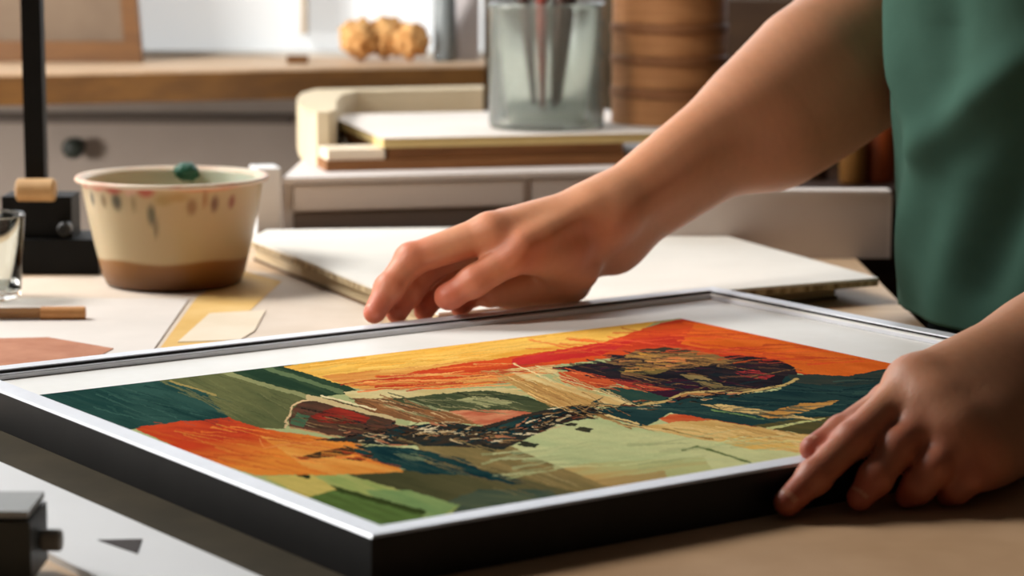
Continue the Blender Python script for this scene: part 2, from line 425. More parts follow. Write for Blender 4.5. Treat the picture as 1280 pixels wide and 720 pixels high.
# the dark tangle itself
paint([(392, 549), (440, 546), (500, 533), (560, 528), (604, 533), (650, 520), (690, 510), (720, 506), (748, 511), (742, 522), (700, 530), (664, 546), (630, 562), (600, 560), (540, 558), (470, 556)], (34, 46, 46), (62, 52, 42), ang=-.1, L=26, S=3)
paint([(600, 540), (650, 524), (676, 518), (672, 528), (640, 546), (610, 556)], (26, 54, 56), (44, 70, 66), ang=-.4)
paint([(436, 562), (470, 557), (520, 561), (580, 573), (602, 588), (664, 605), (640, 606), (590, 594), (530, 592), (478, 580)], (22, 50, 54), (36, 66, 64), ang=.3, L=30, S=4)
paint([(370, 572), (400, 564), (440, 558), (446, 566), (430, 570), (378, 574)], (66, 50, 34)); paint([(430, 574), (470, 566), (452, 577)], (46, 44, 34))
paint([(490, 568), (520, 566), (536, 577), (514, 576)], (118, 130, 96), (80, 100, 82), L=12, S=2)
for x, y, w, h in ((660, 556, 26, 7), (730, 537, 22, 6), (612, 562, 20, 5), (645, 566, 24, 3), (715, 531, 16, 5)):
    paint([(x - w / 2, y), (x - w / 5, y - h / 2), (x + w / 2, y - h / 5), (x + w / 3, y + h / 2), (x - w / 5, y + h / 3)], (44, 52, 40), (66, 62, 46), L=8, S=2)
path = [(430, 552), (500, 540), (560, 540), (610, 546), (660, 532), (700, 520), (745, 512)]
pal = [(24, 40, 42), (30, 56, 58), (60, 44, 34), (96, 72, 48), (150, 116, 76), (204, 178, 132), (226, 206, 164), (26, 26, 26), (44, 44, 36), (120, 66, 44), (186, 120, 84)]
pw_ = [.17, .14, .13, .10, .08, .07, .05, .12, .08, .03, .03]
for k in range(430):
    t = rng.uniform(0, len(path) - 1.001); i = int(t); t -= i
    x = path[i][0] * (1 - t) + path[i + 1][0] * t + rng.normal(0, 8); y = path[i][1] * (1 - t) + path[i + 1][1] * t + rng.normal(0, 5.0)
    a = rng.normal(-.12, .35); L = rng.uniform(5, 24)
    stroke(x, y, x + L * math.cos(a), y + L * math.sin(a) * .7, rng.uniform(.8, 2.6), pal[rng.choice(len(pal), p=pw_)], .6)
for k in range(60):       # crumbs along the second ridge
    x = rng.uniform(740, 930); y = 512 - (x - 740) * .10 + rng.normal(0, 3.5)
    a = rng.normal(-.05, .3); L = rng.uniform(5, 18)
    stroke(x, y, x + L * math.cos(a), y + L * math.sin(a) * .6, rng.uniform(.8, 2.2), pal[rng.choice(len(pal), p=pw_)], .6)
for k in range(70):
    x = rng.uniform(364, 500); y = 506 + (x - 364) * .18 + rng.uniform(0, 22); L = rng.uniform(10, 34)
    stroke(x, y, x + L, y + L * rng.uniform(.10, .34), rng.uniform(.7, 1.5), pal[rng.choice([0, 2, 2, 3, 3, 4, 7, 8, 9, 9, 5])], .5, .8)
def veil(poly, n, cols, ang, spread, Lr, wr, alpha=.8):
    """loose brush marks inside an outline"""
    xs = [p[0] for p in poly]; ys = [p[1] for p in poly]; k = 0
    while k < n:
        x = rng.uniform(min(xs), max(xs)); y = rng.uniform(min(ys), max(ys))
        if not inpoly(poly, np.array([x]), np.array([y]))[0]: continue
        a = ang + rng.normal(0, spread); L = rng.uniform(*Lr) / 2; c = cols[rng.integers(len(cols))]
        c = tuple(np.clip(np.array(c) * rng.uniform(.88, 1.12), 0, 255))
        stroke(x - L * math.cos(a), y - L * math.sin(a), x + L * math.cos(a), y + L * math.sin(a), rng.uniform(*wr), c, .5, alpha); k += 1
veil([(700, 462), (790, 440), (880, 452), (915, 446), (955, 448), (985, 462), (960, 484), (900, 492), (840, 488), (760, 474)], 150, [(34, 34, 40), (48, 40, 44), (32, 46, 50), (62, 34, 46), (96, 66, 52), (140, 104, 66), (28, 36, 42)], .05, .12, (16, 60), (1.2, 3.0))
veil([(764, 452), (800, 440), (860, 438), (912, 450), (860, 460), (800, 464)], 46, [(166, 122, 72), (134, 100, 62), (196, 130, 76), (92, 72, 52), (204, 150, 78)], .03, .08, (14, 44), (1.0, 2.4))
veil([(700, 466), (725, 464), (790, 478), (840, 487), (800, 488), (720, 484)], 26, [(206, 92, 52), (170, 60, 46), (92, 44, 44), (214, 120, 70)], .18, .08, (14, 40), (1.0, 2.4))
veil([(450, 478), (560, 460), (640, 450), (680, 458), (640, 480), (520, 490)], 60, [(226, 120, 60), (206, 78, 44), (238, 170, 96), (232, 150, 80), (190, 66, 46)], -.06, .04, (30, 120), (1.0, 2.2))
veil([(640, 446), (800, 412), (860, 400), (1100, 450), (1010, 464), (900, 442), (760, 440)], 70, [(206, 70, 42), (188, 54, 40), (222, 96, 44), (214, 84, 52)], .02, .10, (30, 110), (1.0, 3.0), .6)
veil([(370, 460), (560, 434), (735, 412), (640, 442), (480, 466)], 40, [(236, 178, 80), (228, 164, 66), (244, 196, 104)], -.13, .03, (40, 140), (1.0, 2.6), .6)
veil([(612, 466), (690, 486), (760, 505), (690, 506)], 40, [(206, 164, 98), (188, 140, 80), (226, 190, 126), (160, 114, 66)], .42, .04, (20, 70), (.9, 1.8))
veil([(640, 466), (690, 460), (790, 500), (740, 498)], 26, [(234, 208, 150), (222, 188, 124), (206, 164, 100)], .36, .05, (20, 60), (.9, 1.8))
veil([(480, 502), (560, 492), (640, 490), (700, 510), (600, 516)], 44, [(66, 76, 52), (92, 98, 66), (126, 124, 84), (54, 62, 46), (150, 146, 104)], .14, .1, (16, 54), (.9, 2.0))
veil([(440, 500), (520, 500), (600, 528), (520, 526)], 40, [(150, 100, 62), (120, 84, 56), (176, 128, 84), (86, 62, 46), (206, 172, 124)], .3, .06, (16, 50), (.8, 1.8))
veil([(745, 515), (830, 502), (980, 490), (1120, 466), (1120, 520), (960, 530), (840, 514)], 80, [(28, 52, 54), (40, 66, 64), (52, 78, 70), (24, 42, 48), (60, 84, 76)], .04, .09, (24, 90), (1.0, 2.6), .7)
veil([(800, 534), (890, 528), (1040, 550), (1000, 562), (880, 548)], 50, [(230, 196, 128), (206, 164, 96), (186, 142, 82), (236, 208, 146), (206, 196, 130)], .16, .06, (20, 80), (.8, 2.0), .7)
veil([(740, 515), (800, 532), (820, 540), (740, 522)], 12, [(206, 172, 112), (160, 122, 74), (110, 84, 56)], .24, .04, (16, 50), (.8, 1.6))
veil([(530, 560), (640, 562), (740, 608), (640, 620), (560, 590)], 46, [(146, 124, 78), (128, 112, 70), (160, 142, 94), (112, 98, 66)], .32, .05, (30, 90), (1.0, 2.6), .6)
veil([(180, 536), (285, 526), (440, 556), (490, 586), (330, 590), (240, 566)], 60, [(206, 80, 40), (222, 120, 50), (230, 146, 62), (190, 66, 38)], .16, .08, (24, 80), (1.0, 2.6), .55)
veil([(640, 560), (900, 540), (1000, 560), (700, 600), (600, 590)], 40, [(186, 194, 140), (204, 204, 148), (172, 182, 128)], -.1, .08, (40, 120), (1.5, 4.0), .45)
veil([(60, 492), (240, 480), (284, 522), (180, 532)], 40, [(34, 64, 60), (48, 80, 72), (28, 56, 54), (62, 94, 84)], .25, .1, (24, 90), (1.0, 2.6), .55)
veil([(210, 478), (285, 468), (400, 498), (350, 530), (290, 524)], 40, [(88, 94, 60), (104, 106, 68), (76, 84, 54), (122, 120, 80)], .45, .08, (24, 80), (1.0, 2.4), .5)
veil([(440, 562), (520, 562), (660, 604), (540, 590)], 30, [(22, 50, 54), (36, 66, 64), (18, 40, 46), (66, 90, 80)], .26, .06, (16, 60), (.8, 2.0), .7)
# pigment grain
g = 1 + .16 * (fbm(GX / 26, GY / 4, 91, 4) - .5) + .08 * (vnoise(GX / 1.7, GY / 1.1, 95) - .5)
ART = np.clip(ART * g[..., None] * ART_GAIN, 0, .95)
me = grid_mesh('art_print', pw, NU, NV); set_vcol(me, ART.reshape(-1, 3))
m_print = vcol_mat('printed paper', rough=0.85, spec=0.0)
tag(link('art_print', me, m_print, picture), 'abstract landscape in orange, gold, teal and pale green')

# ================================================================== the person
def cap(p, a, b, ra, rb):
    a = np.asarray(a, float); b = np.asarray(b, float)
    ab = b - a; t = np.clip(((p - a) @ ab) / max(ab @ ab, 1e-12), 0, 1)
    return np.linalg.norm(p - (a + t[:, None] * ab), axis=1) - (ra + (rb - ra) * t)

def ell(p, c, r):
    c = np.asarray(c, float); r = np.asarray(r, float)
    k0 = np.linalg.norm((p - c) / r, axis=1); k1 = np.linalg.norm((p - c) / (r * r), axis=1)
    return k0 * (k0 - 1) / np.maximum(k1, 1e-9)

def smin(a, b, k):
    h = np.maximum(k - np.abs(a - b), 0) / k
    return np.minimum(a, b) - h * h * k * .25

def smax(a, b, k): return -smin(-a, -b, k)

def chain(p, pts, rad, k=0.004):
    d = None
    for i in range(len(pts) - 1):
        c = cap(p, pts[i], pts[i + 1], rad[i], rad[i + 1])
        d = c if d is None else smin(d, c, k)
    return d

def surface(sdf, lo, hi, h, block=10):
    """skin an implicit solid with quads (surface nets on a sparse set of blocks)"""
    lo = np.asarray(lo, float); nb = np.ceil((np.asarray(hi) - lo) / h / block).astype(int)
    dim = nb * block
    ii = np.stack(np.meshgrid(*[np.arange(n) for n in nb], indexing='ij'), -1).reshape(-1, 3)
    cen = lo + (ii * block + (block - 1) / 2) * h
    dc = np.concatenate([sdf(c) for c in np.array_split(cen, max(1, len(cen) // 60000))])
    D = np.empty(dim, np.float32)
    Dv = D.reshape(nb[0], block, nb[1], block, nb[2], block)
    Dv[:] = np.sign(dc).reshape(nb)[:, None, :, None, :, None] * 1.0
    keep = np.where(np.abs(dc) < h * block * 1.05)[0]
    off = np.stack(np.meshgrid(*[np.arange(block)] * 3, indexing='ij'), -1).reshape(-1, 3)
    for ch in np.array_split(keep, max(1, len(keep) // 150)):
        pts = lo + (ii[ch][:, None, :] * block + off[None]) * h
        d = sdf(pts.reshape(-1, 3)).reshape(len(ch), block, block, block)
        for j, c in enumerate(ch):
            a, b, e = ii[c]; Dv[a, :, b, :, e, :] = d[j]
    ins = D < 0
    cnt = np.zeros(np.array(D.shape) - 1, np.int8)
    for dx in (0, 1):
        for dy in (0, 1):
            for dz in (0, 1):
                cnt += ins[dx:dx + dim[0] - 1, dy:dy + dim[1] - 1, dz:dz + dim[2] - 1]
    act = np.argwhere((cnt > 0) & (cnt < 8))
    vid = np.full(cnt.shape, -1, np.int32); vid[tuple(act.T)] = np.arange(len(act))
    acc = np.zeros((len(act), 3)); num = np.zeros(len(act))
    cs = [(x, y, z) for x in (0, 1) for y in (0, 1) for z in (0, 1)]
    for i, a in enumerate(cs):
        for b in cs[i + 1:]:
            if sum(abs(u - v) for u, v in zip(a, b)) != 1: continue
            da = D[tuple((act + a).T)].astype(float); db = D[tuple((act + b).T)].astype(float)
            m = (da < 0) != (db < 0)
            t = np.where(m, da / np.where(m, da - db, 1), 0)
            acc[m] += (np.array(a) + t[:, None] * (np.array(b) - np.array(a)))[m]; num[m] += 1
    verts = lo + (act + acc / np.maximum(num, 1)[:, None]) * h
    faces = []
    for ax in range(3):
        s0 = [slice(None)] * 3; s1 = [slice(None)] * 3
        s0[ax] = slice(0, -1); s1[ax] = slice(1, None)
        e = np.argwhere(ins[tuple(s0)] != ins[tuple(s1)])
        u, v = [k for k in range(3) if k != ax]
        e = e[(e[:, u] > 0) & (e[:, v] > 0) & (e[:, u] < dim[u] - 1) & (e[:, v] < dim[v] - 1)]
        flip = ins[tuple(e.T)]
        def cell(du, dv):
            c = e.copy(); c[:, u] -= du; c[:, v] -= dv; return vid[tuple(c.T)]
        qd = np.stack([cell(0, 0), cell(1, 0), cell(1, 1), cell(0, 1)], 1)
        if ax == 1: flip = ~flip
        qd[flip] = qd[flip][:, ::-1]
        faces.append(qd)
    f = np.concatenate(faces); f = f[(f >= 0).all(1)]
    return verts, f[:, ::-1]

HANDJ = {}
def Pp(t): return P(*t)

# ---- right (far) arm: palm down, thumb on the far rail, fingers over its outer edge
R = dict(
    elbow=P(1092, 22, 1.915), sho=P(1235, -400, 2.02),
    wr=P(752, 268, 1.765), wu=P(764, 300, 1.80),
    im=P(612, 291, 1.712), mm=P(628, 288, 1.735), rm=P(650, 294, 1.758), lm=P(676, 306, 1.778),
)
R['fing'] = [
    [R['im'], P(514, 324, 1.706), P(486, 360, 1.697), P(468, 391, 1.688)],
    [R['mm'], P(540, 330, 1.728), P(510, 366, 1.714), P(496, 391, 1.702)],
    [R['rm'], P(572, 336, 1.750), P(543, 368, 1.734), P(530, 389, 1.719)],
    [R['lm'], P(612, 344, 1.772), P(590, 368, 1.754), P(575, 385, 1.740)],
]
R['thumb'] = [P(708, 308, 1.742), P(640, 322, 1.706), P(592, 352, 1.700), P(560, 371, 1.700)]
FR = [[.0135, .0112, .0098, .0078], [.0135, .0110, .0096, .0078], [.0128, .0104, .0092, .0074], [.0118, .0094, .0084, .0068]]
TR = [.0160, .0122, .0108, .0088]

def fingers(p, H, kf=.0035, kk=.0015):
    d = None
    for pts, rad in zip(H['fing'], H.get('FR', FR)):
        c = chain(p, pts, rad, .003)
        # rounder knuckles at the joints
        for j in (1, 2):
            c = smin(c, np.linalg.norm(p - pts[j], axis=1) - rad[j] * 1.01, .004)
        d = c if d is None else smin(d, c, kk)
    return d

def sdf_right(p):
    H = R
    arm = smin(cap(p, H['wr'], H['elbow'] + np.array([.004, 0, .006]), .0215, .040), cap(p, H['wu'], H['elbow'] + np.array([.010, .01, -.022]), .0195, .040), .03)
    m1 = H['wr'] * .42 + H['elbow'] * .58; m2 = H['wr'] * .25 + H['elbow'] * .75
    arm = smin(arm, cap(p, m1 + [.006, 0, -.016], m2 + [.004, 0, -.010], .0355, .045), .045)
    arm = smin(arm, cap(p, H['wu'] * .40 + H['elbow'] * .60 + [.006, 0, -.022], H['wu'] * .15 + H['elbow'] * .85 + [.012, 0, -.024], .034, .040), .04)
    arm = smin(arm, cap(p, H['elbow'], H['sho'], .050, .060), .035)
    palm = None
    for k, r in (('im', .0135), ('mm', .0135), ('rm', .0128), ('lm', .0118)):
        w = H['wr'] if k in ('im', 'mm') else H['wu']
        c = cap(p, w, H[k], .0195, r)
        palm = c if palm is None else smin(palm, c, .012)
    heel = H['wu'] + np.array([-.012, -.006, -.026])
    palm = smin(palm, cap(p, P(714, 352, 1.795), P(640, 362, 1.768), .0140, .0125), .016)
    palm = smin(palm, cap(p, P(710, 352, 1.780), P(612, 366, 1.745), .0140, .0110), .016)
    palm = smin(palm, cap(p, P(722, 335, 1.760), P(662, 318, 1.722), .0165, .0115), .016)      # ball of the thumb
    th = chain(p, H['thumb'], TR, .005)
    th = smin(th, ell(p, H['thumb'][3] + np.array([.0015, 0, .000]), (.0105, .0090, .0088)), .004)
    hand = smin(palm, th, .010)
    hand = smin(hand, cap(p, P(672, 300, 1.722), P(622, 292, 1.716), .0085, .0085), .014)     # web of the thumb
    d = smin(arm, hand, .022)
    # long tendon of the thumb
    d = smin(d, cap(p, P(735, 262, 1.742), P(655, 303, 1.702), .0055, .005), .014)
    f = fingers(p, H)
    return smin(d, f, .006)

# ---- left (near) arm: dorsum to the camera, thumb on top of the near rail, fingers against its side
L = dict(
    elbow=np.array([.462, 1.425, T + .205]), sho=np.array([.50, 1.59, T + .50]),
    wr=P(1286, 440, 1.362), wu=P(1304, 512, 1.340),
    im=P(1142, 483, 1.302), mm=P(1166, 514, 1.286), rm=P(1196, 545, 1.276), lm=P(1226, 573, 1.272),
)
L['fing'] = [
    [L['im'], P(1066, 550, 1.262), P(1018, 596, 1.246), P(984, 628, 1.238)],
    [L['mm'], P(1122, 560, 1.264), P(1094, 598, 1.252), P(1075, 622, 1.248)],
    [L['rm'], P(1168, 586, 1.258), P(1148, 608, 1.258), P(1134, 620, 1.262)],
    [L['lm'], P(1212, 596, 1.260), P(1196, 610, 1.262), P(1184, 618, 1.268)],
]
L['thumb'] = [P(1215, 470, 1.352), P(1112, 505, 1.322), P(1052, 540, 1.284), P(1015, 561, 1.268)]
L['FR'] = [[.0120, .0094, .0085, .0072], [.0120, .0096, .0085, .0070], [.0112, .0092, .0082, .0066], [.0102, .0082, .0074, .0062]]
LT = [.0140, .0112, .0085, .0068]

def sdf_left(p):
    H = L
    arm = smin(cap(p, H['wr'], H['elbow'] + np.array([0, 0, .015]), .0200, .040), cap(p, H['wu'], H['elbow'] + np.array([.004, 0, -.015]), .0185, .040), .03)
    m1 = H['wu'] * .40 + H['elbow'] * .60; m2 = H['wu'] * .2 + H['elbow'] * .8
    arm = smin(arm, cap(p, m1, m2, .040, .046), .05)
    arm = smin(arm, cap(p, H['elbow'], H['sho'], .048, .060), .035)
    palm = None
    for k, w, r in (('im', 'wr', .0135), ('mm', 'wr', .0130), ('rm', 'wu', .0125), ('lm', 'wu', .0118)):
        c = cap(p, H[w], H[k], .0188, r)
        palm = c if palm is None else smin(palm, c, .034)
    palm = smin(palm, cap(p, H['wu'] + np.array([-.01, .0, -.008]), P(1232, 560, 1.285), .016, .015), .02)
    th = chain(p, H['thumb'], LT, .005)
    hand = smin(palm, th, .012)
    d = smin(arm, hand, .02)
    for k in ('im', 'mm', 'rm', 'lm'):      # knuckles
        d = smin(d, np.linalg.norm(p - (H[k] + np.array([0, -.002, .002])), axis=1) - .0122, .012)
    for i, j in (('im', 0), ('mm', 1), ('rm', 2)):      # webs between the fingers
        q0 = (H['fing'][j][0] + H['fing'][j + 1][0]) / 2; q1 = (H['fing'][j][1] + H['fing'][j + 1][1]) / 2
        d = smin(d, cap(p, q0, q0 * .62 + q1 * .38, .0115, .0085), .012)
    f = fingers(p, H, kk=.0012)
    return smin(d, f, .006)

# ---- trunk, head: simple solids under the clothes
TC = np.array([.4335, 1.752, 0]); TN = np.array([.835, .549, 0]); TT = np.array([-.549, .835, 0])    # belly axis, across-the-body axis
def bp(n, t, z): return TC + TN * n + TT * t + np.array([0, 0, z])
NECK = bp(.0, 0, T + .58); HEAD = bp(-.055, 0, T + .73)
def sdf_core(p):
    q = p - TC; ln, lt, lz = q @ TN, q @ TT, p[:, 2]
    d = ell(np.stack([ln, lt, lz], 1), (.03, 0, T + .30), (.085, .135, .34))
    d = smin(d, cap(p, bp(.02, -.15, T + .47), bp(.02, .15, T + .47), .05, .05), .06)
    d = smin(d, cap(p, bp(.02, 0, T + .48), NECK + [0, 0, .05], .055, .05), .04)
    hl = np.stack([ln, lt, lz], 1)
    hc = np.array([(HEAD - TC) @ TN, 0, HEAD[2]])
    h = ell(hl, hc + [.012, 0, .02], (.094, .074, .098))
    h = smin(h, ell(hl, hc + [-.030, 0, -.055], (.055, .052, .060)), .04)
    h = smin(h, cap(hl, hc + [-.085, 0, -.002], hc + [-.106, 0, -.030], .008, .013), .014)      # nose
    h = smin(h, cap(hl, hc + [-.076, -.018, -.066], hc + [-.076, .018, -.066], .007, .007), .008)  # lips
    for s in (-1, 1):
        h = smax(h, -ell(hl, hc + [-.092, s * .032, .006], (.014, .017, .010)), .012)
        h = smin(h, np.linalg.norm(hl - (hc + [-.072, s * .032, .006]), axis=1) - .0125, .003)
        h = smin(h, ell(hl, hc + [.014, s * .076, -.008], (.020, .008, .032)), .008)
    return smin(d, h, .03)

def bounds(*pts, pad=.08):
    a = np.array(pts); return a.min(0) - pad, a.max(0) + pad

lo, hi = bounds(R['fing'][0][3], R['elbow'], R['sho'], R['wu'], pad=.075)
vr, fr_ = surface(sdf_right, lo, hi, ARM_RES)
lo, hi = bounds(L['fing'][0][3], L['elbow'], L['sho'], L['wu'], pad=.075)
vl, fl_ = surface(sdf_left, lo, hi, ARM_RES)
vc, fc_ = surface(sdf_core, TC + [-.3, -.33, T - .1], TC + [.3, .33, T + .95], .006)

def skin_cols(v, H, thumb, k=1.0):
    base = lin((206, 146, 110)); red = lin((192, 96, 72)); tan = lin((200, 136, 96))
    n = fbm(v[:, 0] * 40 + v[:, 2] * 31, v[:, 1] * 40 - v[:, 2] * 17, 5, 3)
    c = base * (1 - n[:, None] * .5) + tan * (n[:, None] * .5)
    w = np.zeros(len(v))
    for ch in H['fing'] + [thumb]:
        w = np.maximum(w, .95 * np.exp(-(np.linalg.norm(v - ch[3], axis=1) / .024) ** 2))
        for j in (1, 2): w = np.maximum(w, .70 * np.exp(-(np.linalg.norm(v - ch[j], axis=1) / .022) ** 2))
        w = np.maximum(w, .35 * np.exp(-(np.linalg.norm(v - ch[0], axis=1) / .020) ** 2))
    c = c * (1 - w[:, None]) + red * w[:, None]
    m = 1 + .10 * (fbm(v[:, 0] * 260 + v[:, 2] * 140, v[:, 1] * 260 - v[:, 2] * 90, 11, 3) - .5)
    return c * m[:, None] * k

cols = np.concatenate([skin_cols(vr, R, R['thumb']), skin_cols(vl, L, L['thumb'], .92), np.tile(lin((204, 142, 108)), (len(vc), 1))])
me = bpy.data.meshes.new('person')
fast_mesh(me, np.concatenate([vr, vl, vc]), np.concatenate([fr_, fl_ + len(vr), fc_ + len(vr) + len(vl)]))
set_vcol(me, cols)
m_skin = vcol_mat('skin', rough=0.48, spec=0.42, sss=0.25, bump=0.25, bscale=420)
person = link('person', me, m_skin)
mo = person.modifiers.new('smooth', 'SMOOTH'); mo.factor = .5; mo.iterations = 2
tag(person, 'person in a dark green shirt leaning over the table, both hands gripping the picture frame', 'person')
PB = bp(.06, 0, 0); me.transform(Matrix.Translation(-V(PB))); person.location = V(PB)

# finger nails
m_nail = mat('finger nail', (204, 136, 108), rough=0.35, spec=0.5)
def nail(tip, prev, up, r, label=None):
    ax = (tip - prev) / np.linalg.norm(tip - prev); up = up - ax * (up @ ax); up /= np.linalg.norm(up); sd = np.cross(ax, up)
    bm = bmesh.new(); rows = []
    for i in range(6):
        s = -.40 + .85 * i / 5
        w = .72 * (1 if i < 4 else (.9 if i == 4 else .55))
        rows.append([bm.verts.new(V(tip + ax * r * s * 1.05 + (up * math.cos(a * w) + sd * math.sin(a * w)) * r * (1.022 - (.05 if i == 5 else 0) - max(0, s) * .42))) for a in (-1.1, -.66, -.22, .22, .66, 1.1)])
    for a, b in zip(rows, rows[1:]):
        for k in range(5): bm.faces.new((a[k], a[k + 1], b[k + 1], b[k]))
    return obj('fingernail', bm, m_nail, person, smooth=True)
for H, rad, up in ((R, FR, np.array([-.75, .1, .65])), (L, L['FR'], np.array([-.35, -.80, .45]))):
    for ch, r in zip(H['fing'], rad): nail(ch[3], ch[2], up, r[3])
nail(L['thumb'][3], L['thumb'][2], np.array([-.1, .35, .9]), LT[3])
nail(R['thumb'][3], R['thumb'][2], np.array([-.2, .3, .9]), TR[3])

# ---- shirt: a hanging tube with folds, open at the hem, and two short sleeves
NTH, NZ = 260, 190
ths = np.linspace(0, 2 * PI, NTH, endpoint=False); zz = np.linspace(0, 1, NZ)
TH_, ZZ = np.meshgrid(ths, zz)
hem = T + .007 + .012 * np.cos(TH_ - PI) * 0
ztop = T + .565
z = hem + (ztop - hem) * ZZ
s = (z - T)
prof_n = np.interp(s, [0, .06, .16, .30, .42, .50, .565], [.108, .112, .120, .125, .118, .085, .06])     # front to back
prof_t = np.interp(s, [0, .06, .16, .30, .42, .50, .565], [.164, .166, .168, .175, .185, .170, .07])     # across
a = TH_            # angle: 0 = back, pi = belly, measured in (n, t)
ca, sa = np.cos(a), np.sin(a)
ex = 2.3
rr = (np.abs(ca) ** ex + np.abs(sa) ** ex) ** (-1 / ex)
def ridge(a0, s0, a1, s1, w, amp, taper=.5):
    """a soft fold from (angle, height) to (angle, height)"""
    X, Y = TH_, s / .16; x0, y0, x1, y1 = a0, s0 / .16, a1, s1 / .16
    dx, dy = x1 - x0, y1 - y0; t = np.clip(((X - x0) * dx + (Y - y0) * dy) / (dx * dx + dy * dy), 0, 1)
    d = np.hypot(X - x0 - t * dx, Y - y0 - t * dy)
    return amp * np.exp(-(d / w) ** 2) * (1 - taper * np.abs(2 * t - 1))
fold = np.zeros_like(z)
for f in SHIRT_FOLDS: fold += ridge(*f)
fold += .010 * np.exp(-((TH_ - 2.55) / .40) ** 2) - .030 * np.exp(-((TH_ - 3.55) / .27) ** 2)
fold += .006 * (fbm(TH_ * 2.2, s * 9, 61, 3) - .5) + .004 * np.sin(TH_ * 9 + 3 * fbm(TH_ * 2, s * 6, 63, 2)) * np.clip(1 - s / .2, .15, 1)
RN = prof_n * rr + fold; RT = prof_t * rr + fold
hemdrop = .022 * np.clip((TH_ - 3.3) / 1.2, -1, 1) * np.clip(1 - s / .12, 0, 1)
HEMLIFT = .010 * np.clip(1 - s / .10, 0, 1) * np.exp(-((TH_ - 2.55) / .5) ** 2)
xyz = TC + (RN * ca)[..., None] * TN + (RT * sa)[..., None] * TT
xyz[..., 2] = z + HEMLIFT
me = grid_mesh('shirt', xyz, NTH, NZ, wrap=True)
m_shirt = mat('green cotton', (58, 88, 76), rough=0.9, col2=(66, 98, 85), scale=14, bump=.12, bscale=900, spec=0.12, lo=.3, hi=.7)
# sleeves joined into the same mesh
bm = bmesh.new(); bm.from_mesh(me)
for H, sgn in ((R, 1), (L, -1)):
    e = H['sho'] * .55 + H['elbow'] * .45
    shp = bp(.015, sgn * .13, T + .49)
    tube(bm, [shp, H['sho'] * .9 + e * .1, H['sho'] * .5 + e * .5, e], [.075, .078, .074, .072], 40)
for f in bm.faces: f.smooth = True
bm.to_mesh(me); bm.free()
shirt = link('shirt', me, m_shirt, person)
shirt.modifiers.new('cloth', 'SOLIDIFY').thickness = .0022
tag(shirt, 'dark green cotton shirt')

# ---- trousers and shoes (below the table edge)
m_trou = mat('dark trousers', (22, 28, 27), rough=0.9, col2=(30, 36, 34), scale=40, spec=.1)
bm = bmesh.new()
rings = []
for dn, zz_, kn, kt in ((.022, T + .10, .070, .135), (.008, T + .03, .090, .150), (.004, T - .06, .104, .160), (.03, T - .16, .110, .165), (.06, T - .24, .09, .13)):
    rings.append([bm.verts.new(V(bp(dn + kn * math.cos(q_) * (abs(math.cos(q_)) ** 2.3 + abs(math.sin(q_)) ** 2.3) ** (-1 / 2.3), kt * math.sin(q_) * (abs(math.cos(q_)) ** 2.3 + abs(math.sin(q_)) ** 2.3) ** (-1 / 2.3), zz_))) for q_ in [2 * PI * k / 48 for k in range(48)]])
for a_, b_ in zip(rings, rings[1:]):
    for k in range(48): bm.faces.new((a_[k], a_[(k + 1) % 48], b_[(k + 1) % 48], b_[k]))
bm.faces.new(rings[0]); bm.faces.new(rings[-1][::-1])
for sgn in (-1, 1):
    tube(bm, [bp(.07, sgn * .085, T - .08), bp(.075, sgn * .095, T - .2), bp(.06, sgn * .10, T - .38), bp(.07, sgn * .105, .07)], [.085, .088, .068, .060], 28)
obj('trousers', bm, m_trou, person, smooth=True)
m_shoe = mat('brown leather shoe', (60, 42, 30), rough=.5, col2=(74, 52, 36), scale=30)
for sgn in (-1, 1):
    bm = bmesh.new(); g0 = bmesh.ops.create_uvsphere(bm, u_segments=24, v_segments=14, radius=1)
    for v in bm.verts:
        c = v.co.copy(); zc = max(c.z, -.45); v.co = V(bp(.03 + c.x * .13, sgn * .105 + c.y * .045, .03 + zc * .065 * (1 + .5 * c.x)))
    mn = min(v.co.z for v in bm.verts)
    for v in bm.verts: v.co.z -= mn
    obj('shoe', bm, m_shoe, person, smooth=True)
# ---- hair
m_hair = mat('brown hair', (52, 36, 26), rough=.55, col2=(74, 52, 36), scale=60, stretch=(1, 1, .2))
def sdf_hair(p):
    hl = np.stack([(p - TC) @ TN, (p - TC) @ TT, p[:, 2]], 1); hc = np.array([(HEAD - TC) @ TN, 0, HEAD[2]])
    d = ell(hl, hc + [.018, 0, .026], (.104, .083, .106))
    cut = (hl - hc) @ np.array([-.80, 0, -.60]) - .018
    return smax(d, cut, .02) + .004 * np.sin(hl[:, 1] * 160) * np.sin(hl[:, 2] * 40)
vh, fh = surface(sdf_hair, HEAD - .16, HEAD + .17, .006)
me = bpy.data.meshes.new('hair'); fast_mesh(me, vh, fh); link('hair', me, m_hair, person)

# ================================================================== work table
m_wood_t = mat('pale worn table wood', (196, 166, 132), rough=.55, col2=(214, 186, 154), scale=9, stretch=(1, 9, 1), bump=.08, bscale=60)
m_wood_l = mat('table leg wood', (120, 84, 54), rough=.6, col2=(140, 100, 66), scale=12, stretch=(9, 9, 1))
XR, XL, YN, YF = .312, -1.25, .62, 2.325
table = empty('work_table', ((XL + XR) / 2, (YN + YF) / 2, 0))
tag(table, 'long pale wooden worktable carrying the frame, papers, tub and boards', 'table')
bm = bmesh.new(); box(bm, XL, XR, YN, YF, T - .035, T); obj('table_top', bm, m_wood_t, table, bevel=.003)
for x in (XL + .06, XR - .06):
    for y in (YN + .06, YF - .06):
        bm = bmesh.new(); box(bm, x - .035, x + .035, y - .035, y + .035, 0, T - .035); obj('leg', bm, m_wood_l, table, bevel=.003)
for y in (YN + .07, YF - .09):
    bm = bmesh.new(); box(bm, XL + .095, XR - .095, y, y + .02, T - .115, T - .035); obj('apron', bm, m_wood_l, table)

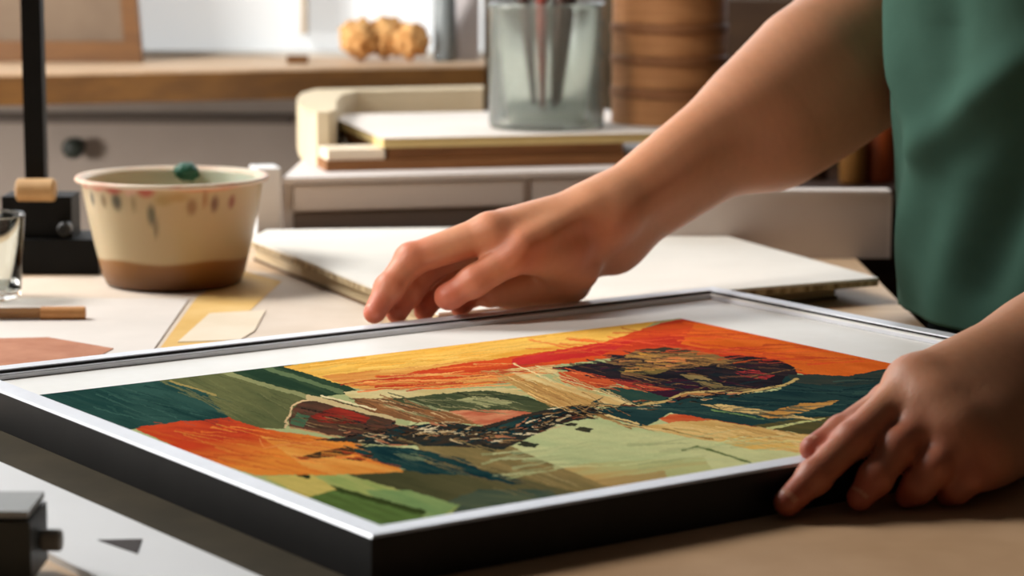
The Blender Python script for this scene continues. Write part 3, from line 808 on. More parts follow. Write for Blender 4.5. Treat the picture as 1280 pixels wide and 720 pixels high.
# ================================================================== papers in front and at the left
def sheet(name, px, z, th, m, label, cat, group=None, wave=0.0):
    pts = [on(x, y, z) for x, y in px]
    bm = bmesh.new(); prism(bm, pts, z, z + th)
    o = obj(name, bm, m, None, bevel=0)
    center(o); tag(o, label, cat, group); return o

m_kraft = mat('kraft paper', (184, 146, 108), rough=.7, col2=(204, 166, 128), scale=7, bump=.15, bscale=25, spec=.25)
E0 = .0006
sheet('kraft_paper', [(330, 780), (250, 705), (560, 640), (1225, 500), (1330, 720), (1310, 800)], T, E0, m_kraft, 'tan kraft paper sheet spread under the near edge of the frame', 'paper')
m_wht = mat('white drawing paper', (222, 214, 206), rough=.7, col2=(230, 222, 214), scale=10, spec=.2)
m_pink = mat('reddish paper', (176, 116, 88), rough=.75, col2=(196, 138, 108), scale=26, spec=.2)
m_cream = mat('cream paper', (228, 212, 186), rough=.75, col2=(236, 222, 200), scale=14, spec=.2)
m_yel = mat('yellow ochre paper', (220, 178, 104), rough=.75, col2=(232, 196, 130), scale=14, spec=.2)
m_beige = mat('beige wrapping paper', (214, 198, 180), rough=.75, col2=(222, 208, 192), scale=12, spec=.2)
sheet('paper_sheet', [(-150, 352), (330, 340), (500, 372), (470, 412), (200, 446), (-150, 480)], T, .0004, m_beige, 'large beige paper sheet under the tub and the loose papers', 'paper')
sheet('paper_sheet', [(200, 436), (246, 372), (300, 338), (352, 352), (300, 400), (280, 436)], T + .0005, .0004, m_yel, 'ochre paper strip running from the tub to the frame', 'paper')
sheet('paper_sheet', [(-90, 372), (236, 374), (190, 440), (-90, 462)], T + .0010, .0004, m_wht, 'white drawing sheet under the brown pencil', 'paper')
sheet('paper_sheet', [(-120, 426), (60, 422), (96, 428), (142, 436), (120, 448), (-120, 490)], T + .0015, .0004, m_pink, 'reddish brown paper showing behind the left end of the frame', 'paper')
sheet('paper_sheet', [(222, 428), (262, 392), (332, 388), (318, 414), (300, 425)], T + .0010, .0004, m_cream, 'small cream card on the ochre strip beside the frame', 'card')

# ---- pencil
A, B = on(-40, 392, T + .0062), on(107, 391, T + .0062)
pen = empty('pencil', [(A[0] + B[0]) / 2, (A[1] + B[1]) / 2, T + .0015]); tag(pen, 'thick brown pencil with a lighter end lying on the white sheet', 'pencil')
d = (B - A) / np.linalg.norm(B - A)
m_pb = mat('dark lacquered pencil', (128, 84, 34), rough=.4, col2=(150, 100, 44), scale=30)
m_pe = mat('pale pencil end', (196, 132, 72), rough=.5, col2=(208, 148, 88), scale=40)
Ls = np.linalg.norm(B - A)
bm = bmesh.new(); lathe(bm, A, [(.0012, -.022), (.0046, -.002), (.0047, 0), (.0047, Ls * .62)], n=6, ax=d); obj('shaft', bm, m_pb, pen)
bm = bmesh.new(); lathe(bm, A, [(.0050, Ls * .62), (.0050, Ls * .985), (.0046, Ls)], n=20, ax=d); obj('grip', bm, m_pe, pen, smooth=False)
bm = bmesh.new(); lathe(bm, A, [(.0003, -.030), (.0012, -.022)], n=8, ax=d); obj('point', bm, mat('graphite', (40, 38, 36), rough=.4), pen)

# ---- pale straightedge lying beside the frame at the near left, dark block at its foot
m_alu = mat('matt grey aluminium', (226, 226, 226), rough=.55, metal=.0, col2=(230, 230, 230), scale=8, stretch=(1, 1, 1), spec=.5)
m_slot = mat('dark slot', (48, 36, 32), rough=.8)
o0 = on(0, 577, T + .004); o1 = on(330, 722, T + .004)
dd = (o1 - o0) / np.linalg.norm(o1 - o0); nn = np.array([-dd[1], dd[0], 0]);  nn = nn if nn[0] < 0 else -nn
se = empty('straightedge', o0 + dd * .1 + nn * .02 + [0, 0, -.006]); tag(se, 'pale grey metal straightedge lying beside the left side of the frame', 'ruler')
W_ = .0620
bm = bmesh.new(); obox(bm, (o0 - dd * .25) * [1, 1, 0] + [0, 0, T], dd * .75, nn * W_, (0, 0, .004)); obj('blade', bm, m_alu, se, bevel=.0012)
bm = bmesh.new(); prism(bm, [fr(-.0015, FB * .98, 0), fr(-.0015, .0, 0), fr(-.0015, -.03, 0), o1 + dd * .06, o0 - dd * .12], T + .0002, T + .0022); obj('shade_strip', bm, mat('dark olive shade', (74, 66, 52), rough=.85, col2=(64, 58, 46), scale=20, spec=.1), se)  # dark strip laid in as the shade between frame and straightedge
bm = bmesh.new(); prism(bm, [on(x, y, T + .0042) for x, y in ((122, 675), (178, 674), (172, 692))], T + .0038, T + .0044); obj('slot', bm, m_slot, se)
blk = empty('clamp_block', on(8, 715, T)); tag(blk, 'blurred dark metal block with a pale top at the lower left corner', 'clamp')
m_dk = mat('dark grey metal', (44, 44, 38), rough=.5, col2=(54, 54, 48), scale=20)
m_dk2 = mat('grey metal top', (150, 152, 150), rough=.5, col2=(164, 164, 162), scale=20)
c0 = on(42, 724, T + .0048)
bm = bmesh.new(); obox(bm, [c0[0] - .07, c0[1] - .005, T + .0048], (.07, 0, 0), (0, .040, 0), (0, 0, .028)); obj('body', bm, m_dk, blk, bevel=.003)
bm = bmesh.new(); obox(bm, [c0[0] - .0695, c0[1] - .004, T + .0346], (.0685, 0, 0), (0, .039, 0), (0, 0, .003)); obj('top_plate', bm, m_dk2, blk, bevel=.0012)
bm = bmesh.new(); lathe(bm, [c0[0] + .0005, c0[1] + .018, T + .0185], [(.0045, 0), (.0052, .001), (.0052, .0085), (.0044, .0095)], n=20, ax=(1, 0, 0)); obj('screw_knob', bm, mat('beige screw knob', (140, 132, 120), rough=.5), blk, smooth=False)

# ================================================================== the paint tub
tb = on(206, 366, T + .0009); tb[1] += .055; TZ = T + .0011
tub = empty('paint_tub', [tb[0], tb[1], TZ]); tag(tub, 'cloudy plastic tub spattered with paint drips and brown at the bottom', 'tub')
m_tub = vcol_mat('cloudy paint-stained plastic', rough=.38, spec=.45, sss=.1)
outer = [(.0, 0), (.052, 0), (.0565, .002), (.0595, .010), (.0655, .035), (.0715, .065), (.0755, .0875), (.0768, .0890)]
prof_o = outer
n = 180
def dens(pr, k=14):
    out = []
    for a, b in zip(pr, pr[1:]):
        for i in range(k): out.append((a[0] + (b[0] - a[0]) * i / k, a[1] + (b[1] - a[1]) * i / k))
    return out + [pr[-1]]
wall = dens(prof_o) + dens([(.0768, .0890), (.0725, .0882), (.069, .065), (.0625, .035)], 8)
pa = np.array(wall); th = np.linspace(0, 2 * PI, n, endpoint=False)
co = np.stack([pa[:, :1] * np.cos(th), pa[:, :1] * np.sin(th), np.repeat(pa[:, 1:], n, 1)], -1)
me = grid_mesh('body', co + np.array([tb[0], tb[1], TZ]), n, len(wall), wrap=True)
h = co[..., 2]; tt = np.repeat(th[None], len(wall), 0)
c = np.zeros(co.shape); up = np.clip((h - .024) / .07, 0, 1)[..., None]
c[:] = lin((192, 166, 120)); c = c * (1 - up) + lin((200, 174, 128)) * up
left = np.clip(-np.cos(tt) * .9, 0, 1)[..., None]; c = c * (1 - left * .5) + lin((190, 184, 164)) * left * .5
lvl = .0245 + .0012 * np.sin(tt * 5)
am = np.clip((lvl - h) / .0025 + .5, 0, 1)[..., None]; c = c * (1 - am) + (lin((84, 50, 16)) + (lin((150, 98, 36)) - lin((84, 50, 16))) * np.clip(h / .026, 0, 1)[..., None]) * am
top = np.clip((h - .082 - .006 * fbm(tt * 3, tt * 0 + 2, 5)) / .004, 0, 1)[..., None]; c = c * (1 - top) + lin((224, 204, 178)) * top
r_ = np.random.default_rng(5)
def blot(a, hh, ra, rh, colr, al=.85):
    da = (tt - a + PI) % (2 * PI) - PI
    m = np.clip(1.6 - 1.2 * np.sqrt((da / ra) ** 2 + ((h - hh) / rh) ** 2), 0, 1)[..., None] * al
    return c * (1 - m) + lin(colr) * m
F = -PI / 2
for a, hh, ra, rh, cl in ((-.95, .0755, .05, .006, (44, 46, 38)), (-.72, .075, .05, .006, (128, 104, 66)), (-.52, .0755, .07, .0075, (48, 52, 44)), (-.10, .0655, .05, .009, (74, 80, 58)), (-.06, .056, .03, .010, (128, 112, 78)),
                          (.04, .078, .1, .005, (178, 148, 84)), (.35, .072, .06, .007, (150, 106, 62)), (.62, .0735, .05, .007, (110, 56, 34)), (.85, .074, .05, .006, (150, 74, 48)), (.2, .080, .12, .004, (186, 150, 90)),
                          (-.55, .0865, .13, .005, (180, 60, 52)), (-.8, .0865, .14, .004, (206, 116, 100)), (-.15, .086, .10, .006, (186, 60, 52)), (-.33, .0855, .08, .005, (226, 180, 160)), (.55, .0865, .35, .003, (220, 150, 110)), (-1.1, .086, .16, .003, (200, 110, 100)),
                          (-.3, .0745, .03, .008, (160, 140, 100)), (.5, .078, .03, .008, (170, 120, 70))):
    c = blot(F + a, hh, ra, rh, cl)
inner = np.zeros(h.shape, bool); inner[len(dens(prof_o)):] = True
ci = lin((214, 188, 150)) * np.ones_like(c); gr = (.5 + .5 * np.cos(tt - .6))[..., None]; ci = ci * (1 - gr) + lin((198, 206, 186)) * gr
c = np.where(inner[..., None] & (h < .0875)[..., None], ci, c)
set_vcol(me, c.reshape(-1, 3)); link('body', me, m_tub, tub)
bm = bmesh.new(); lathe(bm, [tb[0], tb[1], TZ], [(.0745, .0862), (.0795, .0866), (.0806, .0885), (.0795, .0905), (.0762, .0905), (.0742, .0885)], n=96, caps=False)
obj('rim', bm, mat('pale paint crusted rim', (226, 208, 184), rough=.4, col2=(214, 150, 124), scale=26, lo=.45, hi=.75), tub, smooth=True)
bm = bmesh.new(); lathe(bm, [tb[0], tb[1], TZ], [(.0005, .052), (.0655, .052)], n=64, caps=False); obj('paint', bm, mat('thick beige paint', (196, 172, 136), rough=.3, col2=(150, 150, 120), scale=30), tub, smooth=True)
bm = bmesh.new(); lump(bm, [tb[0] + .003, tb[1] + .066, TZ + .0865], .0105, seed=3, amp=.2, squash=.75); obj('paint_blob', bm, mat('green paint blob', (22, 74, 56), rough=.4, col2=(32, 90, 68), scale=60), tub, smooth=True)['label'] = 'dark green paint blob'

# ================================================================== black stand with a cork knob
st = on(64, 345, T); st[1] += .035
stand = empty('lamp_stand', [st[0], st[1], T + .0006]); tag(stand, 'black upright stand with block foot and tan wooden knob behind the tub', 'stand')
m_blk = mat('matt black metal', (8, 8, 8), rough=.6, col2=(14, 14, 14), scale=30, spec=.25)
z0 = T + .0006
bm = bmesh.new(); box(bm, st[0] - .056, st[0] + .040, st[1] - .03, st[1] + .035, z0, z0 + .030); obj('foot', bm, m_blk, stand, bevel=.004)
bm = bmesh.new(); box(bm, st[0] - .044, st[0] + .016, st[1] - .02, st[1] + .022, z0 + .030, z0 + .066); obj('clamp_body', bm, m_blk, stand, bevel=.006)
bm = bmesh.new(); box(bm, st[0] - .026, st[0] - .009, st[1] - .006, st[1] + .011, z0 + .06, z0 + .62); obj('post', bm, m_blk, stand, bevel=.002)
bm = bmesh.new(); lathe(bm, [st[0] - .030, st[1] - .022, z0 + .072], [(.008, 0), (.0098, .001), (.0100, .031), (.0085, .033)], n=28, ax=(1, 0, 0)); obj('knob', bm, mat('tan wooden knob', (206, 166, 116), rough=.6, col2=(190, 148, 98), scale=30), stand, smooth=False)
bm = bmesh.new(); lathe(bm, [st[0] + .012, st[1] - .024, z0 + .040], [(.005, 0), (.006, .002), (.006, .012), (.004, .014)], n=20, ax=(0, -1, 0)); obj('screw', bm, mat('dark steel', (40, 40, 40), rough=.35, metal=.6), stand)
bm = bmesh.new(); tube(bm, [[st[0] - .018, st[1], z0 + .615], [st[0] + .05, st[1] - .02, z0 + .70], [st[0] + .20, st[1] - .08, z0 + .72]], .007); obj('arm', bm, m_blk, stand, smooth=True)
bm = bmesh.new(); lathe(bm, [st[0] + .22, st[1] - .09, z0 + .735], [(.02, 0), (.03, -.02), (.058, -.09), (.056, -.09), (.028, -.022), (.018, -.004)], n=40, caps=False); obj('lamp_shade', bm, m_blk, stand, smooth=True)

# ---- drinking glass at the left border
gl = on(-24, 380, T + .0015); gl[1] += .03
m_glass = mat('clear glass', (240, 244, 242), rough=.03, trans=1.0, ior=1.22)
bm = bmesh.new(); lathe(bm, [gl[0], gl[1], T + .0019], [(.0005, 0), (.024, 0), (.0255, .003), (.0305, .066), (.0300, .068), (.0288, .066), (.0240, .006), (.0005, .005)], n=64, caps=False)
g = obj('drinking_glass', bm, m_glass, None, smooth=True); center(g); tag(g, 'clear drinking glass at the left border in front of the black stand', 'glass')

# ================================================================== white board and sketch pad behind the frame
ZB = T + .0200
qb = [on(334, 287, ZB), on(312, 298, ZB), on(548, 391, ZB), on(1098, 347, ZB), on(858, 281, ZB)]
m_board = mat('white board', (224, 221, 212), rough=.6, col2=(230, 227, 218), scale=12, spec=.25)
m_edge = mat('worn board edge', (190, 170, 134), rough=.8, col2=(120, 98, 66), scale=160, stretch=(1, 1, .4), lo=.4, hi=.62)
bd = empty('drawing_board', (qb[1] + qb[3]) / 2 * [1, 1, 0] + [0, 0, T + .0132]); tag(bd, 'wide white board with a worn edge lying behind the frame', 'board')
bm = bmesh.new(); prism(bm, qb, T + .0132, ZB - .0020); obj('core', bm, m_edge, bd)
bm = bmesh.new(); prism(bm, qb, ZB - .0020, ZB); obj('facing', bm, m_board, bd, bevel=.0008)
cq = sum(qb) / 5; ins = [cq + (p - cq) * s for p, s in zip(qb, (.985, .985, .97, .90, .88))]
pad = empty('sketch_pad', [cq[0], cq[1], T + .0005]); tag(pad, 'thick closed sketch pad underneath the white board', 'sketch pad')
m_pages = mat('page edges', (206, 190, 160), rough=.85, col2=(168, 146, 108), scale=14, stretch=(1, 1, 60), lo=.3, hi=.7)
m_cover = mat('brown pad cover', (110, 82, 52), rough=.7, col2=(90, 66, 42), scale=30)
bm = bmesh.new(); prism(bm, ins, T + .0005, T + .0025); obj('back_cover', bm, m_cover, pad)
bm = bmesh.new(); prism(bm, [cq + (p - cq) * .992 for p in ins], T + .0025, T + .0115); obj('page_block', bm, m_pages, pad)
bm = bmesh.new(); prism(bm, ins, T + .0115, T + .0131); obj('front_cover', bm, mat('grey pad cover', (150, 140, 122), rough=.7, col2=(132, 122, 104), scale=30), pad)

# ---- grey storage box behind the right part of the board
ZX = 2.19; e_ = P(1108, 300, ZX); e_[2] = T + .0002; ud = np.array([-1.0, 0, 0]); bdv = np.array([0, 1.0, 0])
hb = float(P(1107, 238, ZX)[2]) - T
m_grey = mat('warm grey painted board', (214, 204, 196), rough=.7, col2=(206, 196, 188), scale=6, spec=.3)
m_grey_l = mat('pale grey edge', (226, 216, 208), rough=.6, col2=(216, 206, 198), scale=10)
sb = empty('storage_box', e_ + ud * .06 + bdv * .01); tag(sb, 'warm grey storage box standing behind the right corner of the white board', 'box')
bm = bmesh.new(); obox(bm, e_, ud * .22, bdv * .022, (0, 0, hb - .004)); obj('carcass', bm, m_grey, sb, bevel=.0015)
bm = bmesh.new(); obox(bm, e_ - ud * .003 - bdv * .002 + [0, 0, hb - .0038], ud * .226, bdv * .026, (0, 0, .004)); obj('lid', bm, m_grey, sb, bevel=.001)
bm = bmesh.new(); obox(bm, e_ - ud * .0042, ud * .004, bdv * .022, (0, 0, hb - .004)); obj('end_panel', bm, m_grey_l, sb)

# ================================================================== low cabinet carrying the stack of boards
ZC = 2.36
def cz(py, Z): return float(P(640, py, Z)[2])
cab_top = cz(224, ZC); xa, xb = float(P(352, 240, ZC)[0]), float(P(985, 240, ZC)[0])
m_cab = mat('lilac grey cabinet paint', (218, 211, 207), rough=.6, col2=(210, 203, 199), scale=5)
m_white = mat('white paint', (226, 226, 226), rough=.5, col2=(218, 218, 218), scale=8)
cab = empty('low_cabinet', [(xa + xb) / 2, ZC + .25, 0]); tag(cab, 'low pale grey cabinet under the stack of boards and paper', 'cabinet')
bm = bmesh.new(); prism(bm, [(xa, ZC), (xb, ZC), (xb, ZC + .5), (xa + .15, ZC + .5)], 0, cab_top - .006); obj('carcass', bm, m_cab, cab, bevel=.001)
bm = bmesh.new(); prism(bm, [(xa - .002, ZC - .010), (xb + .004, ZC - .010), (xb + .004, ZC + .505), (xa + .148, ZC + .505)], cab_top - .0055, cab_top); obj('top_panel', bm, m_cab, cab, bevel=.001)
bm = bmesh.new(); box(bm, xa - .028, xa - .004, ZC - .012, ZC + .03, 0, cab_top + .010); obj('end_panel', bm, m_white, cab, bevel=.002)['label'] = 'white end panel'
hwid = (xb - xa - .03) / 2
zs = cz(266, ZC) 
for i in range(2):
    bm = bmesh.new(); box(bm, xa + .01 + i * (hwid + .01), xa + .01 + i * (hwid + .01) + hwid, ZC - .008, ZC - .0003, zs, cab_top - .0075); obj('drawer', bm, m_cab, cab, bevel=.001)
bm = bmesh.new(); box(bm, xa + .01, xb - .01, ZC - .006, ZC - .0003, T - .10, zs - .003); obj('lower_shade_panel', bm, mat('shadowed plinth', (112, 101, 94), rough=.7), cab)  # shade below the drawers is put into this panel's dark colour

# stack: brown board, paper blocks, cream board, white paper
def bx(name, x0, x1, Z0, Z1, z0, z1, m, label=None, cat=None, skew=0, bev=.0012, par=None):
    bm = bmesh.new(); prism(bm, [(x0, Z0), (x1, Z0 + skew), (x1, Z1 + skew), (x0, Z1)], z0, z1)
    o = obj(name, bm, m, par, bevel=bev)
    if par is None: center(o); tag(o, label, cat)
    return o
m_bw = mat('brown board', (124, 80, 40), rough=.6, col2=(142, 94, 50), scale=10, stretch=(1, 8, 8))
m_cream2 = mat('cream board', (206, 190, 158), rough=.7, col2=(214, 198, 168), scale=8)
m_ylw = mat('yellowed paper edge', (216, 194, 136), rough=.8, col2=(200, 176, 116), scale=60, stretch=(1, 1, 30))
ZS = 2.40
X = lambda px, Z: float(P(px, 200, Z)[0])
z1 = cab_top + .0004; z2 = cz(205, ZS)
z3 = cz(190, ZS)
bm = bmesh.new(); prism(bm, [(X(421, ZS), ZS), (X(815, ZS), ZS), (X(815, ZS), ZS + .30), (X(520, ZS), ZS + .30), (X(498, ZS), ZS + .052), (X(421, ZS), ZS + .052)], z1, z2)
o = center(obj('wooden_board', bm, m_bw, None, bevel=.001)); tag(o, 'brown wooden board lowest in the stack on the cabinet', 'board')
bx('wooden_board', X(502, ZS) , X(815, ZS), ZS + .004, ZS + .30, z2 + .0003, z3, m_bw, 'shorter brown board second in the stack, under the yellow-edged paper', 'board')
bx('paper_block', X(424, ZS), X(497, ZS), ZS + .003, ZS + .05, z2 + .0003, cz(191, ZS), m_cream, 'small cream paper block at the left on the lowest brown board', 'paper')
z4 = cz(177, ZS); ppb = empty('paper_stack', [X(660, ZS), ZS + .2, z3 + .0003]); tag(ppb, 'stack of white paper with yellowed edges under the glass jar', 'paper')
bx('pages', X(495, ZS), X(905, ZS), ZS, ZS + .30, z3 + .0003, z4 - .0006, m_ylw, par=ppb)
bx('top_sheet', X(492, ZS), X(908, ZS), ZS - .002, ZS + .302, z4 - .0004, z4, m_wht, par=ppb)
# cream folder with a rounded spine standing behind at the left
cf = empty('cream_folder', [X(480, 2.72), 2.80, z1]); tag(cf, 'cream folder with a rounded spine behind the paper stack', 'folder')
zf = cz(116, 2.75)
FO = [(396, 2.472), (382, 2.50), (373, 2.57), (371, 2.66), (377, 2.74), (394, 2.80), (604, 2.87), (604, 2.815), (448, 2.775), (428, 2.72), (420, 2.62), (420, 2.50), (410, 2.472)]
fo = [(X(px, Z), Z) for px, Z in FO]
bm = bmesh.new(); prism(bm, fo, cab_top + .0004, zf - .004); obj('pages', bm, m_cream2, cf, bevel=.001)
bm = bmesh.new(); prism(bm, fo, zf - .0036, zf); obj('cover', bm, m_cream2, cf, bevel=.001)
# the cabinet and its stack stand a little askew
PIV = Vector((xa, ZC, 0)); RZ = Matrix.Rotation(math.radians(15), 3, 'Z')
for o in [o for o in SC.objects if o.parent is None and o.name.split('.')[0] in ('low_cabinet', 'wooden_board', 'paper_block', 'paper_stack')]:
    o.location = PIV + RZ @ (o.location - PIV); o.rotation_euler.z += math.radians(15)

# ---- glass jar with brushes
ZJ = 2.56; jx = float(P(683, 100, ZJ)[0]); jr = 72 * ZJ / FPX; jz = z4 + .0003
jar = empty('brush_jar', [jx, ZJ, jz]); tag(jar, 'frosted pale glass jar full of brushes standing on the paper stack', 'jar')
m_tin = mat('frosted pale glass', (234, 240, 234), rough=.16, trans=.92, col2=(226, 234, 228), scale=10, stretch=(2, 2, .2), ior=1.3)
jh = cz(2, ZJ) - jz
bm = bmesh.new(); lathe(bm, [jx, ZJ, jz], [(.001, 0), (jr * .96, 0), (jr, .003), (jr, jh - .006), (jr * 1.02, jh - .003), (jr, jh), (jr * .95, jh - .002), (jr * .95, .006), (.001, .005)], n=64, caps=False)
obj('body', bm, m_tin, jar, smooth=True)
m_br = mat('dark brush handle', (52, 34, 28), rough=.45, col2=(70, 44, 34), scale=30)
m_br2 = mat('red brush handle', (140, 60, 46), rough=.4, col2=(120, 48, 38), scale=30)
m_fer = mat('ferrule', (190, 186, 178), rough=.3, metal=.9); m_bris = mat('bristle', (70, 52, 36), rough=.9, col2=(96, 74, 52), scale=200, stretch=(1, 1, .1))
lbl = ['dark handled brush leaning left in the glass jar', 'red handled brush in the middle of the glass jar', 'dark handled brush leaning back in the glass jar', 'dark handled brush leaning right in the glass jar', 'thin dark brush at the back of the glass jar', 'thick dark brush at the front of the glass jar']
for i, (a, t, rd) in enumerate(((2.9, .42, .0065), (4.4, .30, .006), (1.8, .5, .006), (.2, .42, .0065), (1.0, .4, .006), (5.4, .42, .0065))):
    tip = np.array([jx + jr * t * math.cos(a), ZJ + jr * t * math.sin(a), jz + jh + .005]); bot = np.array([jx + jr * .22 * math.cos(a), ZJ + jr * .22 * math.sin(a), jz + .012])
    d = (tip - bot) / np.linalg.norm(tip - bot); t2 = tip + d * (.045 + .01 * i)
    b_ = empty('paint_brush', bot); tag(b_, lbl[i], 'brush', 'brushes in the glass jar')
    bm = bmesh.new(); tube(bm, [bot, bot * .5 + tip * .5, tip, t2], [rd * .5, rd * .9, rd, rd * .7], 12); obj('handle', bm, m_br2 if i == 1 else m_br, b_, smooth=True)
    bm = bmesh.new(); tube(bm, [t2, t2 + d * .022], [rd * .8, rd], 12); obj('ferrule', bm, m_fer, b_, smooth=True)
    bm = bmesh.new(); tube(bm, [t2 + d * .022, t2 + d * .032, t2 + d * .046, t2 + d * .055], [rd, rd * 1.25, rd * .9, rd * .2], 12); obj('bristles', bm, m_bris, b_, smooth=True)

# ---- stacked round wooden boxes right of the jar
ZW = 2.63; wx = float(P(836, 100, ZW)[0]); wr = 73 * ZW / FPX
m_bent = mat('bent wood', (190, 136, 88), rough=.55, col2=(168, 114, 70), scale=16, stretch=(1, 1, 10))
m_band = mat('dark wood band', (150, 100, 62), rough=.6, col2=(134, 88, 52), scale=20, stretch=(1, 1, 10))
zb = z4 + .0003; names = ['lowest', 'second from the bottom', 'third from the bottom', 'topmost']
for i in range(4):
    hh = .040 if i == 0 else (.034 if i < 3 else .040)
    wb = empty('wooden_box', [wx, ZW, zb]); tag(wb, 'round bent-wood box %s of the stack beside the glass jar' % names[i], 'box', 'stacked round wooden boxes')
    bm = bmesh.new(); lathe(bm, [wx, ZW, zb], [(.001, 0), (wr * .97, 0), (wr * .98, .002), (wr * .98, hh * .70), (.001, hh * .70)], n=64, caps=False); obj('body', bm, m_bent, wb, smooth=False)
    bm = bmesh.new(); lathe(bm, [wx, ZW, zb], [(.001, hh * .705), (wr, hh * .705), (wr * 1.01, hh * .72), (wr * 1.01, hh - .002), (wr * .99, hh - .0004), (.001, hh - .0004)], n=64, caps=False); obj('lid', bm, m_band, wb, smooth=False)
    zb += hh

# ================================================================== the room: window wall, sill, things on the sill
WY = 3.22
floor_m = mat('grey floor boards', (110, 96, 82), rough=.6, col2=(130, 114, 98), scale=6, stretch=(1, 8, 1))
bm = bmesh.new(); box(bm, -2.6, 2.2, -1.2, WY + .12, -.04, 0); obj('floor', bm, floor_m)['kind'] = 'structure'
m_wall = mat('taupe plaster wall', (158, 146, 136), rough=.85, col2=(148, 136, 126), scale=5, bump=.1, bscale=40)
m_wallr = mat('dark olive brown wall', (92, 78, 58), rough=.85, col2=(80, 66, 48), scale=5)
sill_top = cz(94, 2.86); WX0, WX1 = -1.75, X(604, WY)
WZ1 = T + 1.25
bm = bmesh.new(); box(bm, -2.6, WX1, WY, WY + .12, 0, sill_top - .04); obj('wall_back', bm, m_wall)['kind'] = 'structure'
bm = bmesh.new(); box(bm, WX1, 2.2, WY, WY + .12, 0, T + .21); obj('wall_back_right', bm, m_wallr)['kind'] = 'structure'
bm = bmesh.new(); box(bm, -2.6, 2.2, WY, WY + .12, WZ1, 2.6); obj('wall_back_upper', bm, m_wall)['kind'] = 'structure'
bm = bmesh.new(); box(bm, -2.6, WX0, WY, WY + .12, sill_top - .04, WZ1); obj('wall_back_left', bm, m_wall)['kind'] = 'structure'
bm = bmesh.new(); box(bm, .95, 2.2, WY, WY + .12, T + .21, WZ1); obj('wall_back_end', bm, m_wall)['kind'] = 'structure'
bm = bmesh.new(); box(bm, 2.2, 2.3, -1.2, WY + .12, 0, 2.6); obj('wall_right', bm, m_wallr)['kind'] = 'structure'
# rail on the wall below the sill
zr = cz(163, 3.0)
bm = bmesh.new(); box(bm, -2.5, X(352, 3.05), WY - .05, WY, zr - .008, zr + .002); obj('trim_1', bm, mat('dark wall rail', (84, 74, 66), rough=.7))['kind'] = 'structure'
# window
m_pane = mat('frosted daylight pane', (222, 226, 228), rough=.6, spec=.1, emit=PANE_LOW)
m_sky = mat('bright sky pane', (226, 234, 242), rough=.2, emit=PANE_HIGH)
win = empty('window_1', [(WX0 + WX1) / 2, WY + .06, sill_top]); win['kind'] = 'structure'
zl = T + .36
bm = bmesh.new(); box(bm, WX0, WX1, WY + .05, WY + .055, sill_top - .01, zl); obj('lower_pane', bm, m_pane, win)['kind'] = 'structure'
bm = bmesh.new(); prism(bm, [(WX0, 0), (WX1, 0), (WX1, 0)][:0] or [(WX0, zl + .012), (WX1 + .02, zl + .012), (WX1 + .02, T + .21), (.95, T + .21), (.95, WZ1), (WX0, WZ1)], 0, .005)
for v in bm.verts: v.co = Vector((v.co.x, WY + .05 + v.co.z, v.co.y))
obj('upper_pane', bm, m_sky, win)['kind'] = 'structure'
m_wf = mat('white window frame', (214, 212, 206), rough=.5, col2=(206, 204, 198), scale=8)
bm = bmesh.new(); box(bm, WX0, WX1, WY + .0, WY + .05, sill_top - .006, cz(66, WY)); obj('bottom_rail', bm, m_wf, win)['kind'] = 'structure'
bm = bmesh.new(); box(bm, WX0, WX1, WY + .0, WY + .06, zl, zl + .012); obj('transom', bm, m_wf, win)['kind'] = 'structure'
for x in (X(379, WY), WX0 + .02, WX0 + .55):
    bm = bmesh.new(); box(bm, x - .004, x + .004, WY + .0, WY + .05, sill_top + .03, WZ1); obj('mullion', bm, mat('cream mullion', (206, 196, 180), rough=.6), win)['kind'] = 'structure'
# sill beam
m_beam = mat('oiled sill timber', (118, 80, 34), rough=.5, col2=(92, 60, 24), scale=7, stretch=(.6, 6, 6), bump=.1, bscale=30)
m_beamt = mat('pale sill top', (214, 186, 156), rough=.5, col2=(196, 164, 130), scale=7, stretch=(1, 8, 1))
sl = empty('window_sill', [-.4, 3.05, sill_top - .04]); sl['kind'] = 'structure'
def sillpts(e): return [(-2.0, 2.30 - e), (X(0, 2.86), 2.86 - e), (X(606, 3.07), 3.07 - e), (X(606, 3.07), WY), (-2.0, WY)]
bm = bmesh.new(); prism(bm, sillpts(0), sill_top - .038, sill_top - .004); obj('trim_2', bm, m_beam, sl, bevel=.003)['kind'] = 'structure'
bm = bmesh.new(); prism(bm, sillpts(-.002), sill_top - .0038, sill_top); obj('trim_3', bm, m_beamt, sl, bevel=.001)['kind'] = 'structure'

# canvas in a wooden frame leaning in the window
m_cv = mat('raw canvas', (112, 95, 78), rough=.85, col2=(105, 88, 72), scale=20)
m_cw = mat('golden wooden frame', (112, 74, 34), rough=.5, col2=(96, 62, 28), scale=10, stretch=(1, 1, 8))
ZK = 3.10
cL, cR = X(-260, ZK), X(181, ZK); cb = sill_top + .0006; ctp = cb + .30; lean = .06
cv = empty('framed_canvas', [(cL + cR) / 2, ZK, cb]); tag(cv, 'blank tan canvas in a golden wooden frame leaning in the window', 'canvas')
def lq(x, z): return np.array([x - .10 * (z - cb), ZK + lean * (z - cb) / .30, z])
wq = .026
for (xa_, za), (xb_, zb_) in (((cL, cb), (cR, cb + wq)), ((cL, ctp - wq), (cR, ctp)), ((cL, cb + wq), (cL + wq, ctp - wq)), ((cR - wq * .8, cb + wq), (cR, ctp - wq))):
    bm = bmesh.new(); o_ = lq(xa_, za); obox(bm, o_, (xb_ - xa_, 0, 0), lq(xa_, zb_) - o_, (0, -.018, 0)); obj('rail', bm, m_cw, cv, bevel=.002)
